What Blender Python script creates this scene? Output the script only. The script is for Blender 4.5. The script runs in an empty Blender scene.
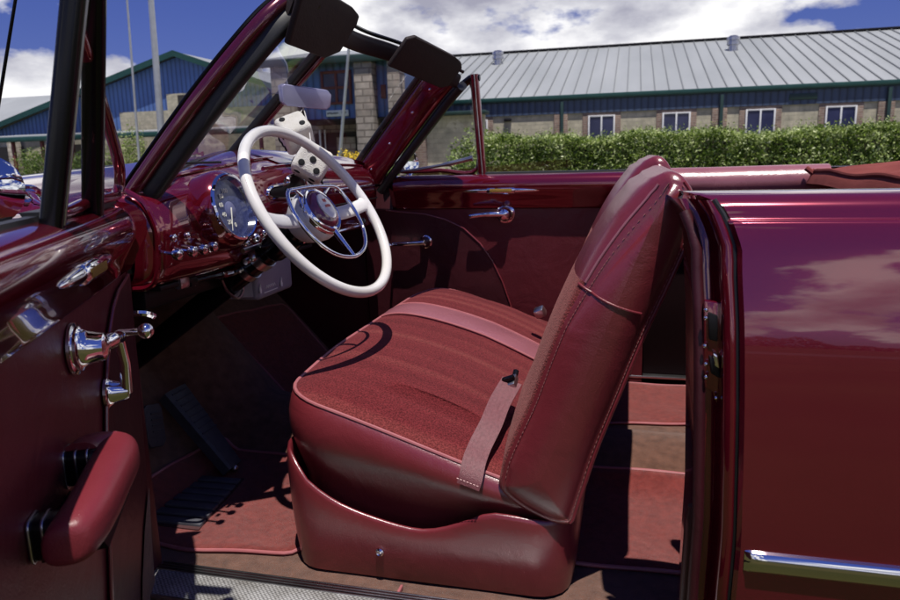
import bpy, bmesh, random
from math import *
from mathutils import Vector as Vc, Matrix
random.seed(7)
scene = bpy.context.scene
COL = scene.collection

# ------------------------------------------------------------------ camera numbers (also used to read positions off the photograph)
PSI, PIT, ROL, F, CZ = radians(14.5), radians(11.5), radians(1.5), 700., 1.2
fw = Vc((-sin(PSI)*cos(PIT), cos(PSI)*cos(PIT), -sin(PIT)))
rt0 = Vc((cos(PSI), sin(PSI), 0)); up0 = Vc((-sin(PSI)*sin(PIT), cos(PSI)*sin(PIT), cos(PIT)))
RT = rt0*cos(ROL) - up0*sin(ROL); UP = up0*cos(ROL) + rt0*sin(ROL)
def ray(px, py): return fw + RT*((px-450)/F) + UP*((300-py)/F)
def atY(px, py, y): d = ray(px, py); return d*(y/d.y) + Vc((0, 0, CZ))
def atX(px, py, x): d = ray(px, py); return d*(x/d.x) + Vc((0, 0, CZ))
def atZ(px, py, z): d = ray(px, py); return d*((z-CZ)/d.z) + Vc((0, 0, CZ))

# ------------------------------------------------------------------ materials
def new_mat(name):
    m = bpy.data.materials.new(name); m.use_nodes = True
    return m, m.node_tree.nodes, m.node_tree.links, m.node_tree.nodes['Principled BSDF']
def ramp(N, stops):
    r = N.new('ShaderNodeValToRGB'); e = r.color_ramp.elements
    while len(e) < len(stops): e.new(.5)
    for k, (p, c) in enumerate(stops):
        e[k].position = p; e[k].color = (*c, 1) if len(c) == 3 else c
    return r
def mat(name, c1, c2=None, rough=.5, metal=0., coat=0., scale=20., bump=0., bscale=None, spec=.5, detail=6., sheen=0., rvar=0., coat_ior=1.5, stretch=None, sheen_tint=None, wr=0.):
    m, N, L, P = new_mat(name)
    P.inputs['Roughness'].default_value = rough; P.inputs['Metallic'].default_value = metal
    P.inputs['Coat Weight'].default_value = coat; P.inputs['Coat Roughness'].default_value = .02 if coat > .35 else .27; P.inputs['Coat IOR'].default_value = coat_ior
    P.inputs['Specular IOR Level'].default_value = spec
    P.inputs['Sheen Weight'].default_value = sheen
    if sheen_tint: P.inputs['Sheen Tint'].default_value = (*sheen_tint, 1)
    c2 = c2 or c1
    tc = N.new('ShaderNodeTexCoord'); src = tc.outputs['Object']
    if stretch:
        mp = N.new('ShaderNodeMapping'); mp.inputs['Scale'].default_value = stretch; L.new(src, mp.inputs[0]); src = mp.outputs[0]
    n = N.new('ShaderNodeTexNoise'); n.inputs['Scale'].default_value = scale; n.inputs['Detail'].default_value = detail
    L.new(src, n.inputs['Vector'])
    r = ramp(N, [(.3, c1), (.7, c2)]); L.new(n.outputs['Fac'], r.inputs[0]); L.new(r.outputs[0], P.inputs['Base Color'])
    if rvar:
        mr = N.new('ShaderNodeMapRange'); mr.inputs[3].default_value = max(0, rough-rvar); mr.inputs[4].default_value = rough+rvar
        n3 = N.new('ShaderNodeTexNoise'); n3.inputs['Scale'].default_value = 6; n3.inputs['Detail'].default_value = 8
        L.new(src, n3.inputs['Vector']); L.new(n3.outputs['Fac'], mr.inputs[0]); L.new(mr.outputs[0], P.inputs['Roughness'])
    if bump:
        n2 = N.new('ShaderNodeTexNoise'); n2.inputs['Scale'].default_value = bscale or scale*4; n2.inputs['Detail'].default_value = 4
        L.new(src, n2.inputs['Vector'])
        b = N.new('ShaderNodeBump'); b.inputs['Strength'].default_value = bump; b.inputs['Distance'].default_value = .004
        L.new(n2.outputs['Fac'], b.inputs['Height']); L.new(b.outputs[0], P.inputs['Normal'])
        if wr:
            n4 = N.new('ShaderNodeTexNoise'); n4.inputs['Scale'].default_value = 9; n4.inputs['Detail'].default_value = 5; n4.inputs['Distortion'].default_value = .9
            L.new(src, n4.inputs['Vector'])
            b4 = N.new('ShaderNodeBump'); b4.inputs['Strength'].default_value = wr; b4.inputs['Distance'].default_value = .012
            L.new(n4.outputs['Fac'], b4.inputs['Height']); L.new(b4.outputs[0], b.inputs['Normal'])
    return m

M = {}
M['paint'] = mat('maroon_paint', (.17, .006, .022), (.19, .007, .025), rough=.14, metal=.48, coat=1, scale=3, spec=.5, coat_ior=1.88)
M['paint_in'] = mat('maroon_paint_inner', (.14, .0045, .014), (.16, .0055, .017), rough=.13, metal=.45, coat=1, scale=4, coat_ior=1.7)
M['paint_dark'] = mat('dark_maroon_paint', (.075, .0035, .012), (.09, .0045, .015), rough=.2, metal=.35, coat=1, scale=4, coat_ior=1.6)
M['vinyl'] = mat('maroon_vinyl', (.145, .016, .023), (.185, .023, .031), rough=.31, scale=5, bump=.13, bscale=380, rvar=.06, spec=1., wr=.24, coat=.34)
M['vinyl_pale'] = mat('pale_maroon_vinyl', (.24, .085, .105), (.29, .105, .13), rough=.27, scale=6, bump=.12, bscale=420, rvar=.08, spec=.7, wr=.25)
M['vinyl_red'] = mat('red_maroon_vinyl', (.15, .016, .024), (.18, .021, .030), rough=.38, scale=6, bump=.12, bscale=420, rvar=.08, wr=.25)
M['vinyl_door_shade'] = mat('shaded_door_vinyl', (.085, .010, .016), (.11, .014, .021), rough=.38, scale=5, bump=.16, bscale=380, rvar=.1, spec=.5, wr=.3)  # darker copy of the seat vinyl, with the door panels' shade in its colour
M['webbing'] = mat('mauve_webbing', (.13, .040, .048), (.19, .062, .072), rough=.5, scale=160, bump=.4, bscale=500)
M['vinyl_shade'] = mat('shade_black_vinyl', (.007, .002, .003), (.012, .004, .005), rough=.7, scale=7, spec=.1)  # vinyl blackened: the seat's shadow in the rear is put into the colour
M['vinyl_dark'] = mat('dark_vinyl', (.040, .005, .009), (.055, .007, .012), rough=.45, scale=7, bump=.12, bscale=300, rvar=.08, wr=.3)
M['carpet'] = mat('brown_carpet', (.10, .042, .026), (.18, .08, .052), rough=1, scale=35, bump=1, bscale=600, spec=.1, sheen=.2)
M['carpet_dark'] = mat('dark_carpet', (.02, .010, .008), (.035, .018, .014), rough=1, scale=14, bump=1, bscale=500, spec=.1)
M['mat'] = mat('red_carpet', (.15, .017, .014), (.24, .036, .029), rough=1, scale=60, bump=1, bscale=700, spec=.1, sheen=.2)
M['welt'] = mat('welt_vinyl', (.33, .10, .11), (.38, .13, .14), rough=.4, scale=30)
M['thread'] = mat('pale_thread', (.30, .12, .115), (.36, .15, .14), rough=.8, scale=60)
M['chrome'] = mat('chrome', (.80, .80, .83), (.86, .86, .88), rough=.05, metal=1, scale=4)
M['steel'] = mat('dull_steel', (.45, .45, .47), (.6, .6, .62), rough=.3, metal=1, scale=30, rvar=.1)
M['gold'] = mat('gold_inlay', (.65, .42, .09), (.75, .5, .14), rough=.25, metal=.8, scale=30)
M['ivory'] = mat('ivory_plastic', (.66, .63, .585), (.78, .76, .745), rough=.22, scale=7, coat=.6, rvar=.08)
M['grey_plastic'] = mat('grey_plastic', (.50, .49, .50), (.56, .55, .56), rough=.35, scale=10)
M['black'] = mat('black_rubber', (.006, .006, .007), (.012, .012, .013), rough=.45, scale=20)
M['visor'] = mat('dark_visor_board', (.012, .005, .006), (.018, .008, .008), rough=.7, scale=40, bump=.2)
M['blackgloss'] = mat('black_gloss', (.003, .003, .004), rough=.22, spec=.35)
M['pedal'] = mat('pedal_rubber', (.03, .033, .045), (.05, .055, .07), rough=.55, scale=40, bump=.2)
M['padrib'] = mat('grey_pad_rib', (.07, .07, .085), (.10, .10, .12), rough=.6, scale=30, bump=.2)
M['padrub'] = mat('worn_pad_rubber', (.05, .018, .02), (.07, .025, .026), rough=.7, scale=30, bump=.3)
M['orange'] = mat('orange_lens', (.75, .10, .01), (.8, .14, .02), rough=.2, coat=1)
M['heater'] = mat('grey_lavender_enamel', (.22, .21, .28), (.27, .26, .33), rough=.4, scale=12, coat=.3)
M['amber'] = mat('maroon_lens', (.10, .012, .03), (.2, .04, .06), rough=.08, coat=1, scale=40)
M['redtxt'] = mat('red_enamel', (.45, .02, .02), rough=.4)
M['dialtxt'] = mat('cream_numeral', (.72, .70, .62), rough=.5)
M['dot'] = mat('black_felt', (.006, .006, .008), rough=.9)
M['canvas'] = mat('red_canvas', (.17, .040, .036), (.23, .06, .052), rough=.95, scale=12, bump=.5, bscale=300, spec=.15)
M['lid'] = mat('dark_metal', (.02, .018, .02), rough=.4, metal=.6)

def dial_mat():
    m, N, L, P = new_mat('blue_dial')
    P.inputs['Roughness'].default_value = .25; P.inputs['Coat Weight'].default_value = .5
    n = N.new('ShaderNodeTexNoise'); n.inputs['Scale'].default_value = 18
    r = ramp(N, [(.35, (.025, .032, .10)), (.7, (.05, .06, .16))]); L.new(n.outputs[0], r.inputs[0]); L.new(r.outputs[0], P.inputs['Base Color'])
    return m
M['dial'] = dial_mat()

M['dialhub'] = mat('dial_centre', (.10, .11, .24), (.16, .17, .30), rough=.3, scale=20)

def cloth_mat():
    m, N, L, P = new_mat('maroon_cloth')
    P.inputs['Roughness'].default_value = 1; P.inputs['Specular IOR Level'].default_value = .12
    P.inputs['Sheen Weight'].default_value = .25; P.inputs['Sheen Tint'].default_value = (.9, .45, .42, 1)
    tc = N.new('ShaderNodeTexCoord')
    # soft pile bands that run front to back
    mp = N.new('ShaderNodeMapping'); mp.inputs['Scale'].default_value = (.35, 17, .35); L.new(tc.outputs['Object'], mp.inputs[0])
    n = N.new('ShaderNodeTexNoise'); n.inputs['Scale'].default_value = 1.; n.inputs['Detail'].default_value = 2; L.new(mp.outputs[0], n.inputs['Vector'])
    r = ramp(N, [(.30, (.085, .011, .014)), (.5, (.128, .017, .021)), (.72, (.165, .034, .033))]); L.new(n.outputs[0], r.inputs[0])
    w = N.new('ShaderNodeTexNoise'); w.inputs['Scale'].default_value = 300; w.inputs['Detail'].default_value = 2; L.new(tc.outputs['Object'], w.inputs['Vector'])
    wr = ramp(N, [(.35, (.55, .5, .5)), (.65, (1.4, 1.4, 1.35))]); L.new(w.outputs[0], wr.inputs[0])
    mx = N.new('ShaderNodeMixRGB'); mx.blend_type = 'MULTIPLY'; mx.inputs[0].default_value = 1
    L.new(r.outputs[0], mx.inputs[1]); L.new(wr.outputs[0], mx.inputs[2]); L.new(mx.outputs[0], P.inputs['Base Color'])
    b = N.new('ShaderNodeBump'); b.inputs['Strength'].default_value = .9; b.inputs['Distance'].default_value = .003
    L.new(w.outputs[0], b.inputs['Height']); L.new(b.outputs[0], P.inputs['Normal'])
    return m
M['cloth'] = cloth_mat()

def glass_mat(name, tint=(.93, .95, .96), gloss=1.0):
    m = bpy.data.materials.new(name); m.use_nodes = True; N = m.node_tree.nodes; L = m.node_tree.links; N.clear()
    o = N.new('ShaderNodeOutputMaterial'); t = N.new('ShaderNodeBsdfTransparent'); t.inputs[0].default_value = (*tint, 1)
    g = N.new('ShaderNodeBsdfGlossy'); g.inputs['Roughness'].default_value = .01; g.inputs[0].default_value = (gloss,)*3+(1,)
    geo = N.new('ShaderNodeNewGeometry')
    dt = N.new('ShaderNodeVectorMath'); dt.operation = 'DOT_PRODUCT'; L.new(geo.outputs['Normal'], dt.inputs[0]); L.new(geo.outputs['Incoming'], dt.inputs[1])
    ab = N.new('ShaderNodeMath'); ab.operation = 'ABSOLUTE'; L.new(dt.outputs['Value'], ab.inputs[0])
    om = N.new('ShaderNodeMath'); om.operation = 'SUBTRACT'; om.inputs[0].default_value = 1; L.new(ab.outputs[0], om.inputs[1])
    pw = N.new('ShaderNodeMath'); pw.operation = 'POWER'; pw.inputs[1].default_value = 5; L.new(om.outputs[0], pw.inputs[0])
    fr = N.new('ShaderNodeMath'); fr.operation = 'MULTIPLY_ADD'; fr.inputs[1].default_value = .9; fr.inputs[2].default_value = .045; L.new(pw.outputs[0], fr.inputs[0])
    n = N.new('ShaderNodeTexNoise'); n.inputs['Scale'].default_value = 7; n.inputs['Detail'].default_value = 7
    mp = N.new('ShaderNodeMapping'); mp.inputs['Scale'].default_value = (1, 1, .18); L.new(geo.outputs['Position'], mp.inputs[0]); L.new(mp.outputs[0], n.inputs['Vector'])
    d = N.new('ShaderNodeBsdfDiffuse'); d.inputs[0].default_value = (.8, .8, .8, 1)
    r = ramp(N, [(.5, (0, 0, 0)), (.85, (.16, .16, .16))]); L.new(n.outputs[0], r.inputs[0])
    mx0 = N.new('ShaderNodeMixShader'); L.new(r.outputs[0], mx0.inputs[0]); L.new(t.outputs[0], mx0.inputs[1]); L.new(d.outputs[0], mx0.inputs[2])
    mx = N.new('ShaderNodeMixShader'); L.new(fr.outputs[0], mx.inputs[0]); L.new(mx0.outputs[0], mx.inputs[1]); L.new(g.outputs[0], mx.inputs[2])
    L.new(mx.outputs[0], o.inputs[0]); return m
M['glass'] = glass_mat('windscreen_glass')
M['glass_dark'] = mat('window_pane', (.020, .024, .07), (.045, .05, .12), rough=.12, scale=1.3, spec=.35)

def tread_mat():
    m, N, L, P = new_mat('tread_plate')
    P.inputs['Metallic'].default_value = .45; P.inputs['Roughness'].default_value = .42
    tc = N.new('ShaderNodeTexCoord')
    mp = N.new('ShaderNodeMapping'); mp.inputs['Rotation'].default_value = (0, 0, radians(45)); L.new(tc.outputs['Object'], mp.inputs[0])
    ck = N.new('ShaderNodeTexVoronoi'); ck.inputs['Scale'].default_value = 150; ck.inputs['Randomness'].default_value = .15; L.new(mp.outputs[0], ck.inputs['Vector'])
    r = ramp(N, [(.25, (.70, .70, .70)), (.62, (.22, .215, .215))]); L.new(ck.outputs['Distance'], r.inputs[0])
    n = N.new('ShaderNodeTexNoise'); n.inputs['Scale'].default_value = 14; n.inputs['Detail'].default_value = 8; L.new(tc.outputs['Object'], n.inputs['Vector'])
    r2 = ramp(N, [(.35, (.6, .58, .55)), (.6, (1, 1, 1))]); L.new(n.outputs[0], r2.inputs[0])
    mx = N.new('ShaderNodeMixRGB'); mx.blend_type = 'MULTIPLY'; mx.inputs[0].default_value = 1
    L.new(r.outputs[0], mx.inputs[1]); L.new(r2.outputs[0], mx.inputs[2]); L.new(mx.outputs[0], P.inputs['Base Color'])
    b = N.new('ShaderNodeBump'); b.inputs['Strength'].default_value = .8; b.inputs['Distance'].default_value = .002; b.invert = True
    L.new(ck.outputs['Distance'], b.inputs['Height']); L.new(b.outputs[0], P.inputs['Normal'])
    return m
M['tread'] = tread_mat()

def brick_mat(name, c1, c2, mortar, w, h, msize=.02):
    m, N, L, P = new_mat(name); P.inputs['Roughness'].default_value = .9
    tc = N.new('ShaderNodeTexCoord'); sp = N.new('ShaderNodeSeparateXYZ'); L.new(tc.outputs['Object'], sp.inputs[0])
    ad = N.new('ShaderNodeMath'); L.new(sp.outputs[0], ad.inputs[0]); L.new(sp.outputs[1], ad.inputs[1])
    cb = N.new('ShaderNodeCombineXYZ'); L.new(ad.outputs[0], cb.inputs[0]); L.new(sp.outputs[2], cb.inputs[1])
    b = N.new('ShaderNodeTexBrick'); b.inputs['Scale'].default_value = 1
    b.inputs['Color1'].default_value = (*c1, 1); b.inputs['Color2'].default_value = (*c2, 1); b.inputs['Mortar'].default_value = (*mortar, 1)
    b.inputs['Brick Width'].default_value = w; b.inputs['Row Height'].default_value = h; b.inputs['Mortar Size'].default_value = msize
    L.new(cb.outputs[0], b.inputs['Vector'])
    n = N.new('ShaderNodeTexNoise'); n.inputs['Scale'].default_value = 3; n.inputs['Detail'].default_value = 8; L.new(tc.outputs['Object'], n.inputs['Vector'])
    r = ramp(N, [(.3, (.7, .7, .7)), (.7, (1.15, 1.12, 1.1))]); L.new(n.outputs[0], r.inputs[0])
    mx = N.new('ShaderNodeMixRGB'); mx.blend_type = 'MULTIPLY'; mx.inputs[0].default_value = 1
    L.new(b.outputs[0], mx.inputs[1]); L.new(r.outputs[0], mx.inputs[2]); L.new(mx.outputs[0], P.inputs['Base Color'])
    bp = N.new('ShaderNodeBump'); bp.inputs['Strength'].default_value = .5; bp.inputs['Distance'].default_value = .02; bp.invert = True
    L.new(b.outputs['Fac'], bp.inputs['Height']); L.new(bp.outputs[0], P.inputs['Normal'])
    return m
M['block'] = brick_mat('cream_block', (.48, .445, .33), (.54, .50, .375), (.42, .39, .30), .4, .2, .012)
M['brick'] = brick_mat('brown_brick', (.20, .13, .105), (.29, .20, .16), (.30, .26, .22), .3, .1, .014)
M['stone'] = brick_mat('grey_stone_block', (.28, .24, .21), (.42, .36, .32), (.19, .16, .14), .62, .26, .03)
M['rubble'] = brick_mat('pale_stone', (.46, .42, .35), (.60, .55, .47), (.32, .28, .23), .45, .28, .03)

def rib_mat(name, c, pitch):
    m, N, L, P = new_mat(name); P.inputs['Roughness'].default_value = .5; P.inputs['Metallic'].default_value = 0
    tc = N.new('ShaderNodeTexCoord'); w = N.new('ShaderNodeTexWave'); w.inputs['Scale'].default_value = 1/pitch*.314; w.bands_direction = 'X'
    L.new(tc.outputs['Object'], w.inputs['Vector'])
    r = ramp(N, [(0, tuple(x*.55 for x in c)), (.3, c), (1, tuple(x*1.12 for x in c))]); L.new(w.outputs['Fac'], r.inputs[0])
    n = N.new('ShaderNodeTexNoise'); n.inputs['Scale'].default_value = .6; n.inputs['Detail'].default_value = 6; L.new(tc.outputs['Object'], n.inputs['Vector'])
    r2 = ramp(N, [(.3, (.82, .82, .85)), (.7, (1.1, 1.1, 1.08))]); L.new(n.outputs[0], r2.inputs[0])
    mx = N.new('ShaderNodeMixRGB'); mx.blend_type = 'MULTIPLY'; mx.inputs[0].default_value = 1
    L.new(r.outputs[0], mx.inputs[1]); L.new(r2.outputs[0], mx.inputs[2]); L.new(mx.outputs[0], P.inputs['Base Color'])
    b = N.new('ShaderNodeBump'); b.inputs['Strength'].default_value = .6; b.inputs['Distance'].default_value = .03
    L.new(w.outputs['Fac'], b.inputs['Height']); L.new(b.outputs[0], P.inputs['Normal'])
    return m
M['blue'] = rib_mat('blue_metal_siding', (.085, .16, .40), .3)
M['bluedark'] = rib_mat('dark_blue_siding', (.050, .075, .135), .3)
M['roof'] = mat('grey_metal_roof', (.27, .285, .29), (.34, .355, .36), rough=.5, metal=.0, scale=.5, spec=.4, detail=8, stretch=(1, .25, .25))
M['seam'] = mat('roof_seam', (.16, .17, .175), (.20, .21, .215), rough=.5, scale=2)
M['green'] = mat('green_trim', (.012, .055, .048), (.016, .07, .06), rough=.4, scale=3)
M['dkgreen'] = mat('dark_green_trim', (.012, .035, .03), (.016, .045, .04), rough=.45, scale=3)
M['redpost'] = mat('dark_red_post', (.13, .03, .025), (.17, .045, .035), rough=.6, scale=5)
M['white'] = mat('white_frame', (.7, .7, .7), (.78, .78, .78), rough=.4, scale=4)
M['polegrey'] = mat('grey_pole', (.40, .41, .43), (.5, .51, .53), rough=.35, metal=.5, scale=3)
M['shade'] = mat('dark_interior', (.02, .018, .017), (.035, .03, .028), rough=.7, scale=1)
M['concrete'] = mat('concrete', (.32, .30, .27), (.42, .40, .36), rough=.9, scale=1.2, bump=.2, bscale=30)
M['grass'] = mat('dry_grass', (.022, .026, .007), (.06, .048, .016), rough=1, scale=.5, bump=1, bscale=40, spec=.1, detail=10)
M['trackdirt'] = mat('dirt_road', (.045, .036, .024), (.075, .06, .042), rough=1, scale=1.5)
M['lawn'] = mat('green_lawn', (.05, .085, .018), (.12, .17, .04), rough=1, scale=.8, bump=1, bscale=40, spec=.1, detail=10)
M['yellow'] = mat('yellow_petals', (.75, .50, .02), (.8, .6, .05), rough=.7, scale=40)
M['signtxt'] = mat('grey_lettering', (.12, .13, .13), rough=.6)
def leaf_mat(name, dark, mid, light, scale=3.):
    m, N, L, P = new_mat(name); P.inputs['Roughness'].default_value = .45; P.inputs['Specular IOR Level'].default_value = .5
    g = N.new('ShaderNodeNewGeometry'); n = N.new('ShaderNodeTexNoise'); n.inputs['Scale'].default_value = scale; n.inputs['Detail'].default_value = 5
    L.new(g.outputs['Position'], n.inputs['Vector'])
    ri = N.new('ShaderNodeMath'); ri.operation = 'MULTIPLY_ADD'; ri.inputs[1].default_value = .5; ri.inputs[2].default_value = -.25
    L.new(g.outputs['Random Per Island'], ri.inputs[0])
    ad = N.new('ShaderNodeMath'); L.new(n.outputs[0], ad.inputs[0]); L.new(ri.outputs[0], ad.inputs[1])
    r = ramp(N, [(.28, dark), (.5, mid), (.75, light)]); L.new(ad.outputs[0], r.inputs[0]); L.new(r.outputs[0], P.inputs['Base Color'])
    tr = N.new('ShaderNodeBsdfTranslucent'); L.new(r.outputs[0], tr.inputs[0]); mxl = N.new('ShaderNodeMixShader'); mxl.inputs[0].default_value = .38
    L.new(P.outputs[0], mxl.inputs[1]); L.new(tr.outputs[0], mxl.inputs[2]); L.new(mxl.outputs[0], N['Material Output'].inputs[0])
    return m
M['leaf'] = leaf_mat('hedge_leaf', (.05, .09, .012), (.25, .35, .05), (.66, .72, .36))
M['leaf2'] = leaf_mat('shrub_leaf', (.04, .08, .014), (.11, .19, .03), (.28, .36, .09))
M['leaf3'] = leaf_mat('far_leaf', (.015, .025, .008), (.03, .045, .014), (.05, .06, .02), .3)
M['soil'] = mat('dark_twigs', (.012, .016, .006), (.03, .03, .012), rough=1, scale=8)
def die_mat():
    m = mat('white_plush', (.66, .62, .55), (.74, .71, .66), rough=1, scale=60, bump=1, bscale=350, spec=.1, sheen=.4); return m
M['plush'] = die_mat()
M['mirror'] = mat('sky_tinted_mirror', (.36, .35, .52), (.42, .41, .58), rough=.3, metal=.55, scale=8)  # lavender sky reflection put into the mirror's base colour

# ------------------------------------------------------------------ geometry helpers: every helper returns (verts, faces)
def loft(rings, closed=False, cap=False, loop=False):
    n = len(rings[0]); V = [Vc(p) for r in rings for p in r]; Fc = []
    nr = len(rings)
    for i in range(nr if loop else nr-1):
        for j in range(n if closed else n-1):
            a = i*n+j; b = i*n+(j+1) % n; c = ((i+1) % nr)*n+(j+1) % n; d = ((i+1) % nr)*n+j
            Fc.append((a, b, c, d))
    if cap:
        Fc.append(tuple(range(n-1, -1, -1))); Fc.append(tuple((nr-1)*n+j for j in range(n)))
    return V, Fc
def spl(P, n=8, closed=False):
    P = [Vc(p) for p in P]; out = []; m = len(P)
    for i in range(m if closed else m-1):
        if closed: a, b, c, d = P[(i-1) % m], P[i], P[(i+1) % m], P[(i+2) % m]
        else: a, b, c, d = P[max(i-1, 0)], P[i], P[i+1], P[min(i+2, m-1)]
        for k in range(n):
            t = k/n
            out.append(.5*((2*b)+(c-a)*t+(2*a-5*b+4*c-d)*t*t+(3*b-a-3*c+d)*t**3))
    if not closed: out.append(P[-1])
    return out
def frames(path, closed=False, ref=None):
    n = len(path); T = []
    for i in range(n):
        a = path[(i-1) % n] if (closed or i > 0) else path[0]; b = path[(i+1) % n] if (closed or i < n-1) else path[-1]
        T.append((b-a).normalized())
    r = Vc(ref) if ref else (Vc((0, 0, 1)) if abs(T[0].z) < .9 else Vc((1, 0, 0)))
    out = []; prev = None
    for t in T:
        q = r if (ref or prev is None) else prev
        u = (q-t*q.dot(t)).normalized(); prev = u; out.append((t, u, t.cross(u)))
    return out
def tube(path, r, n=10, closed=False, cap=True):
    path = [Vc(p) for p in path]; fr = frames(path, closed); R = []
    for i, (p, (t, u, v)) in enumerate(zip(path, fr)):
        rr = r[i] if isinstance(r, (list, tuple)) else r
        R.append([p+u*cos(2*pi*k/n)*rr+v*sin(2*pi*k/n)*rr for k in range(n)])
    return loft(R, True, cap and not closed, closed)
def sweep(path, sec, ref, closed=False, cap=True):
    path = [Vc(p) for p in path]; fr = frames(path, closed, ref)
    return loft([[p+u*a+v*b for a, b in sec] for p, (t, u, v) in zip(path, fr)], True, cap and not closed, closed)
def rsec(w, h, r=.25, n=3):
    r = r*min(w, h); out = []
    for cx, cy, a0 in ((w/2-r, h/2-r, 0), (-w/2+r, h/2-r, 90), (-w/2+r, -h/2+r, 180), (w/2-r, -h/2+r, 270)):
        for k in range(n+1):
            a = radians(a0+90*k/n); out.append((cx+r*cos(a), cy+r*sin(a)))
    return out
def frompm(bm):
    V = [v.co.copy() for v in bm.verts]; bm.verts.index_update(); Fc = [tuple(v.index for v in f.verts) for f in bm.faces]; bm.free(); return V, Fc
def box(c, size, rot=None, bev=0., seg=2):
    bm = bmesh.new(); bmesh.ops.create_cube(bm, size=1)
    for v in bm.verts: v.co = Vc((v.co.x*size[0], v.co.y*size[1], v.co.z*size[2]))
    if bev: bmesh.ops.bevel(bm, geom=bm.edges[:], offset=bev, segments=seg, profile=.5, affect='EDGES')
    m = Matrix.Translation(Vc(c)) @ (rot.to_4x4() if rot else Matrix.Identity(4))
    bm.transform(m); return frompm(bm)
def prism(poly, off, bev=0., seg=2):
    bm = bmesh.new(); vs = [bm.verts.new(Vc(p)) for p in poly]; f = bm.faces.new(vs)
    r = bmesh.ops.extrude_face_region(bm, geom=[f]); bmesh.ops.translate(bm, vec=Vc(off), verts=[e for e in r['geom'] if isinstance(e, bmesh.types.BMVert)])
    bmesh.ops.recalc_face_normals(bm, faces=bm.faces[:])
    if bev: bmesh.ops.bevel(bm, geom=bm.edges[:], offset=bev, segments=seg, profile=.5, affect='EDGES')
    return frompm(bm)
def lathe(prof, o, axis, n=28, ref=None):
    a = Vc(axis).normalized(); r = Vc(ref) if ref else (Vc((0, 0, 1)) if abs(a.z) < .9 else Vc((1, 0, 0)))
    u = (r-a*r.dot(a)).normalized(); v = a.cross(u); o = Vc(o)
    return loft([[o+a*h+(u*cos(2*pi*k/n)+v*sin(2*pi*k/n))*max(q, 1e-4) for k in range(n)] for q, h in prof], True)
def ball(c, r, n=14, sq=(1, 1, 1)):
    bm = bmesh.new(); bmesh.ops.create_uvsphere(bm, u_segments=n, v_segments=n//2+2, radius=r)
    for v in bm.verts: v.co = Vc((v.co.x*sq[0], v.co.y*sq[1], v.co.z*sq[2]))+Vc(c)
    return frompm(bm)
def cyl(a, b, r, n=14, r2=None): return tube([a, b], [r, r if r2 is None else r2], n)
def grid(fn, us, vs): return loft([[fn(u, v) for v in vs] for u in us])
def lin(a, b, n): return [a+(b-a)*k/n for k in range(n+1)]
def leaves(pts, size, flat=.0):
    V = []; Fc = []
    for p in pts:
        a = Vc((random.gauss(0, 1), random.gauss(0, 1), random.gauss(0, 1)*(1-flat))).normalized()
        b = a.cross(Vc((random.gauss(0, 1), random.gauss(0, 1), random.gauss(0, 1)))).normalized()
        s = size*random.uniform(.6, 1.35); p = Vc(p); k = len(V)
        V += [p-a*s, p-b*s*.45+a*s*.1, p+a*s, p+b*s*.45+a*s*.1]; Fc.append((k, k+1, k+2, k+3))
    return V, Fc
def text3d(s, size, o, xdir, ydir, depth=.0):
    cu = bpy.data.curves.new('t', 'FONT'); cu.body = s; cu.size = size; cu.align_x = 'CENTER'; cu.align_y = 'CENTER'; cu.extrude = depth; cu.resolution_u = 2
    ob = bpy.data.objects.new('t', cu); COL.objects.link(ob); dg = bpy.context.evaluated_depsgraph_get(); dg.update()
    me = bpy.data.meshes.new_from_object(ob.evaluated_get(dg)); x = Vc(xdir).normalized(); y = Vc(ydir).normalized(); z = x.cross(y); o = Vc(o)
    V = [o+x*v.co.x+y*v.co.y+z*v.co.z for v in me.vertices]; Fc = [tuple(p.vertices) for p in me.polygons]
    bpy.data.objects.remove(ob); bpy.data.curves.remove(cu); bpy.data.meshes.remove(me); return V, Fc

# ------------------------------------------------------------------ object helpers
def org(o):
    p = Vc((0, 0, 0))
    while o is not None: p += o.location; o = o.parent
    return p
def thing(name, label, cat, loc, group=None):
    o = bpy.data.objects.new(name, None); COL.objects.link(o); o.location = loc; o.empty_display_size = .1
    o['label'] = label; o['category'] = cat
    if group: o['group'] = group
    return o
def tag(o, label, cat, group=None):
    o['label'] = label; o['category'] = cat
    if group: o['group'] = group
    return o
def mk(name, parts, mt, parent=None, smooth=True, ang=38, flip=False, mats=None, midx=None, base=None):
    if isinstance(parts, tuple): parts = [parts]
    V = []; Fc = []; o0 = org(parent) if parent else (Vc(base) if base else Vc((0, 0, 0)))
    for v, f in parts:
        k = len(V); V += [p-o0 for p in v]; Fc += [tuple(i+k for i in (reversed(q) if flip else q)) for q in f]
    me = bpy.data.meshes.new(name); me.from_pydata(V, [], Fc)
    for m_ in (mats or [mt]): me.materials.append(M[m_])
    if midx: me.polygons.foreach_set('material_index', midx)
    if smooth:
        me.polygons.foreach_set('use_smooth', [True]*len(me.polygons)); me.set_sharp_from_angle(angle=radians(ang))
    me.validate(); me.update()
    o = bpy.data.objects.new(name, me); COL.objects.link(o)
    if parent: o.parent = parent
    elif base: o.location = base
    return o
def mkn(name, parts, *a, **k): return [mk(name, [p], *a, **k) for p in parts]
def recalc(o):
    bm = bmesh.new(); bm.from_mesh(o.data); bmesh.ops.recalc_face_normals(bm, faces=bm.faces[:]); bm.to_mesh(o.data); bm.free(); return o
def struct(o): o['kind'] = 'structure'; return o

# ================================================================== THE CAR
car = thing('convertible_car', 'maroon vintage convertible with its top folded and driver door swung wide open', 'car', (-.1, 1.925, 0))

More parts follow.
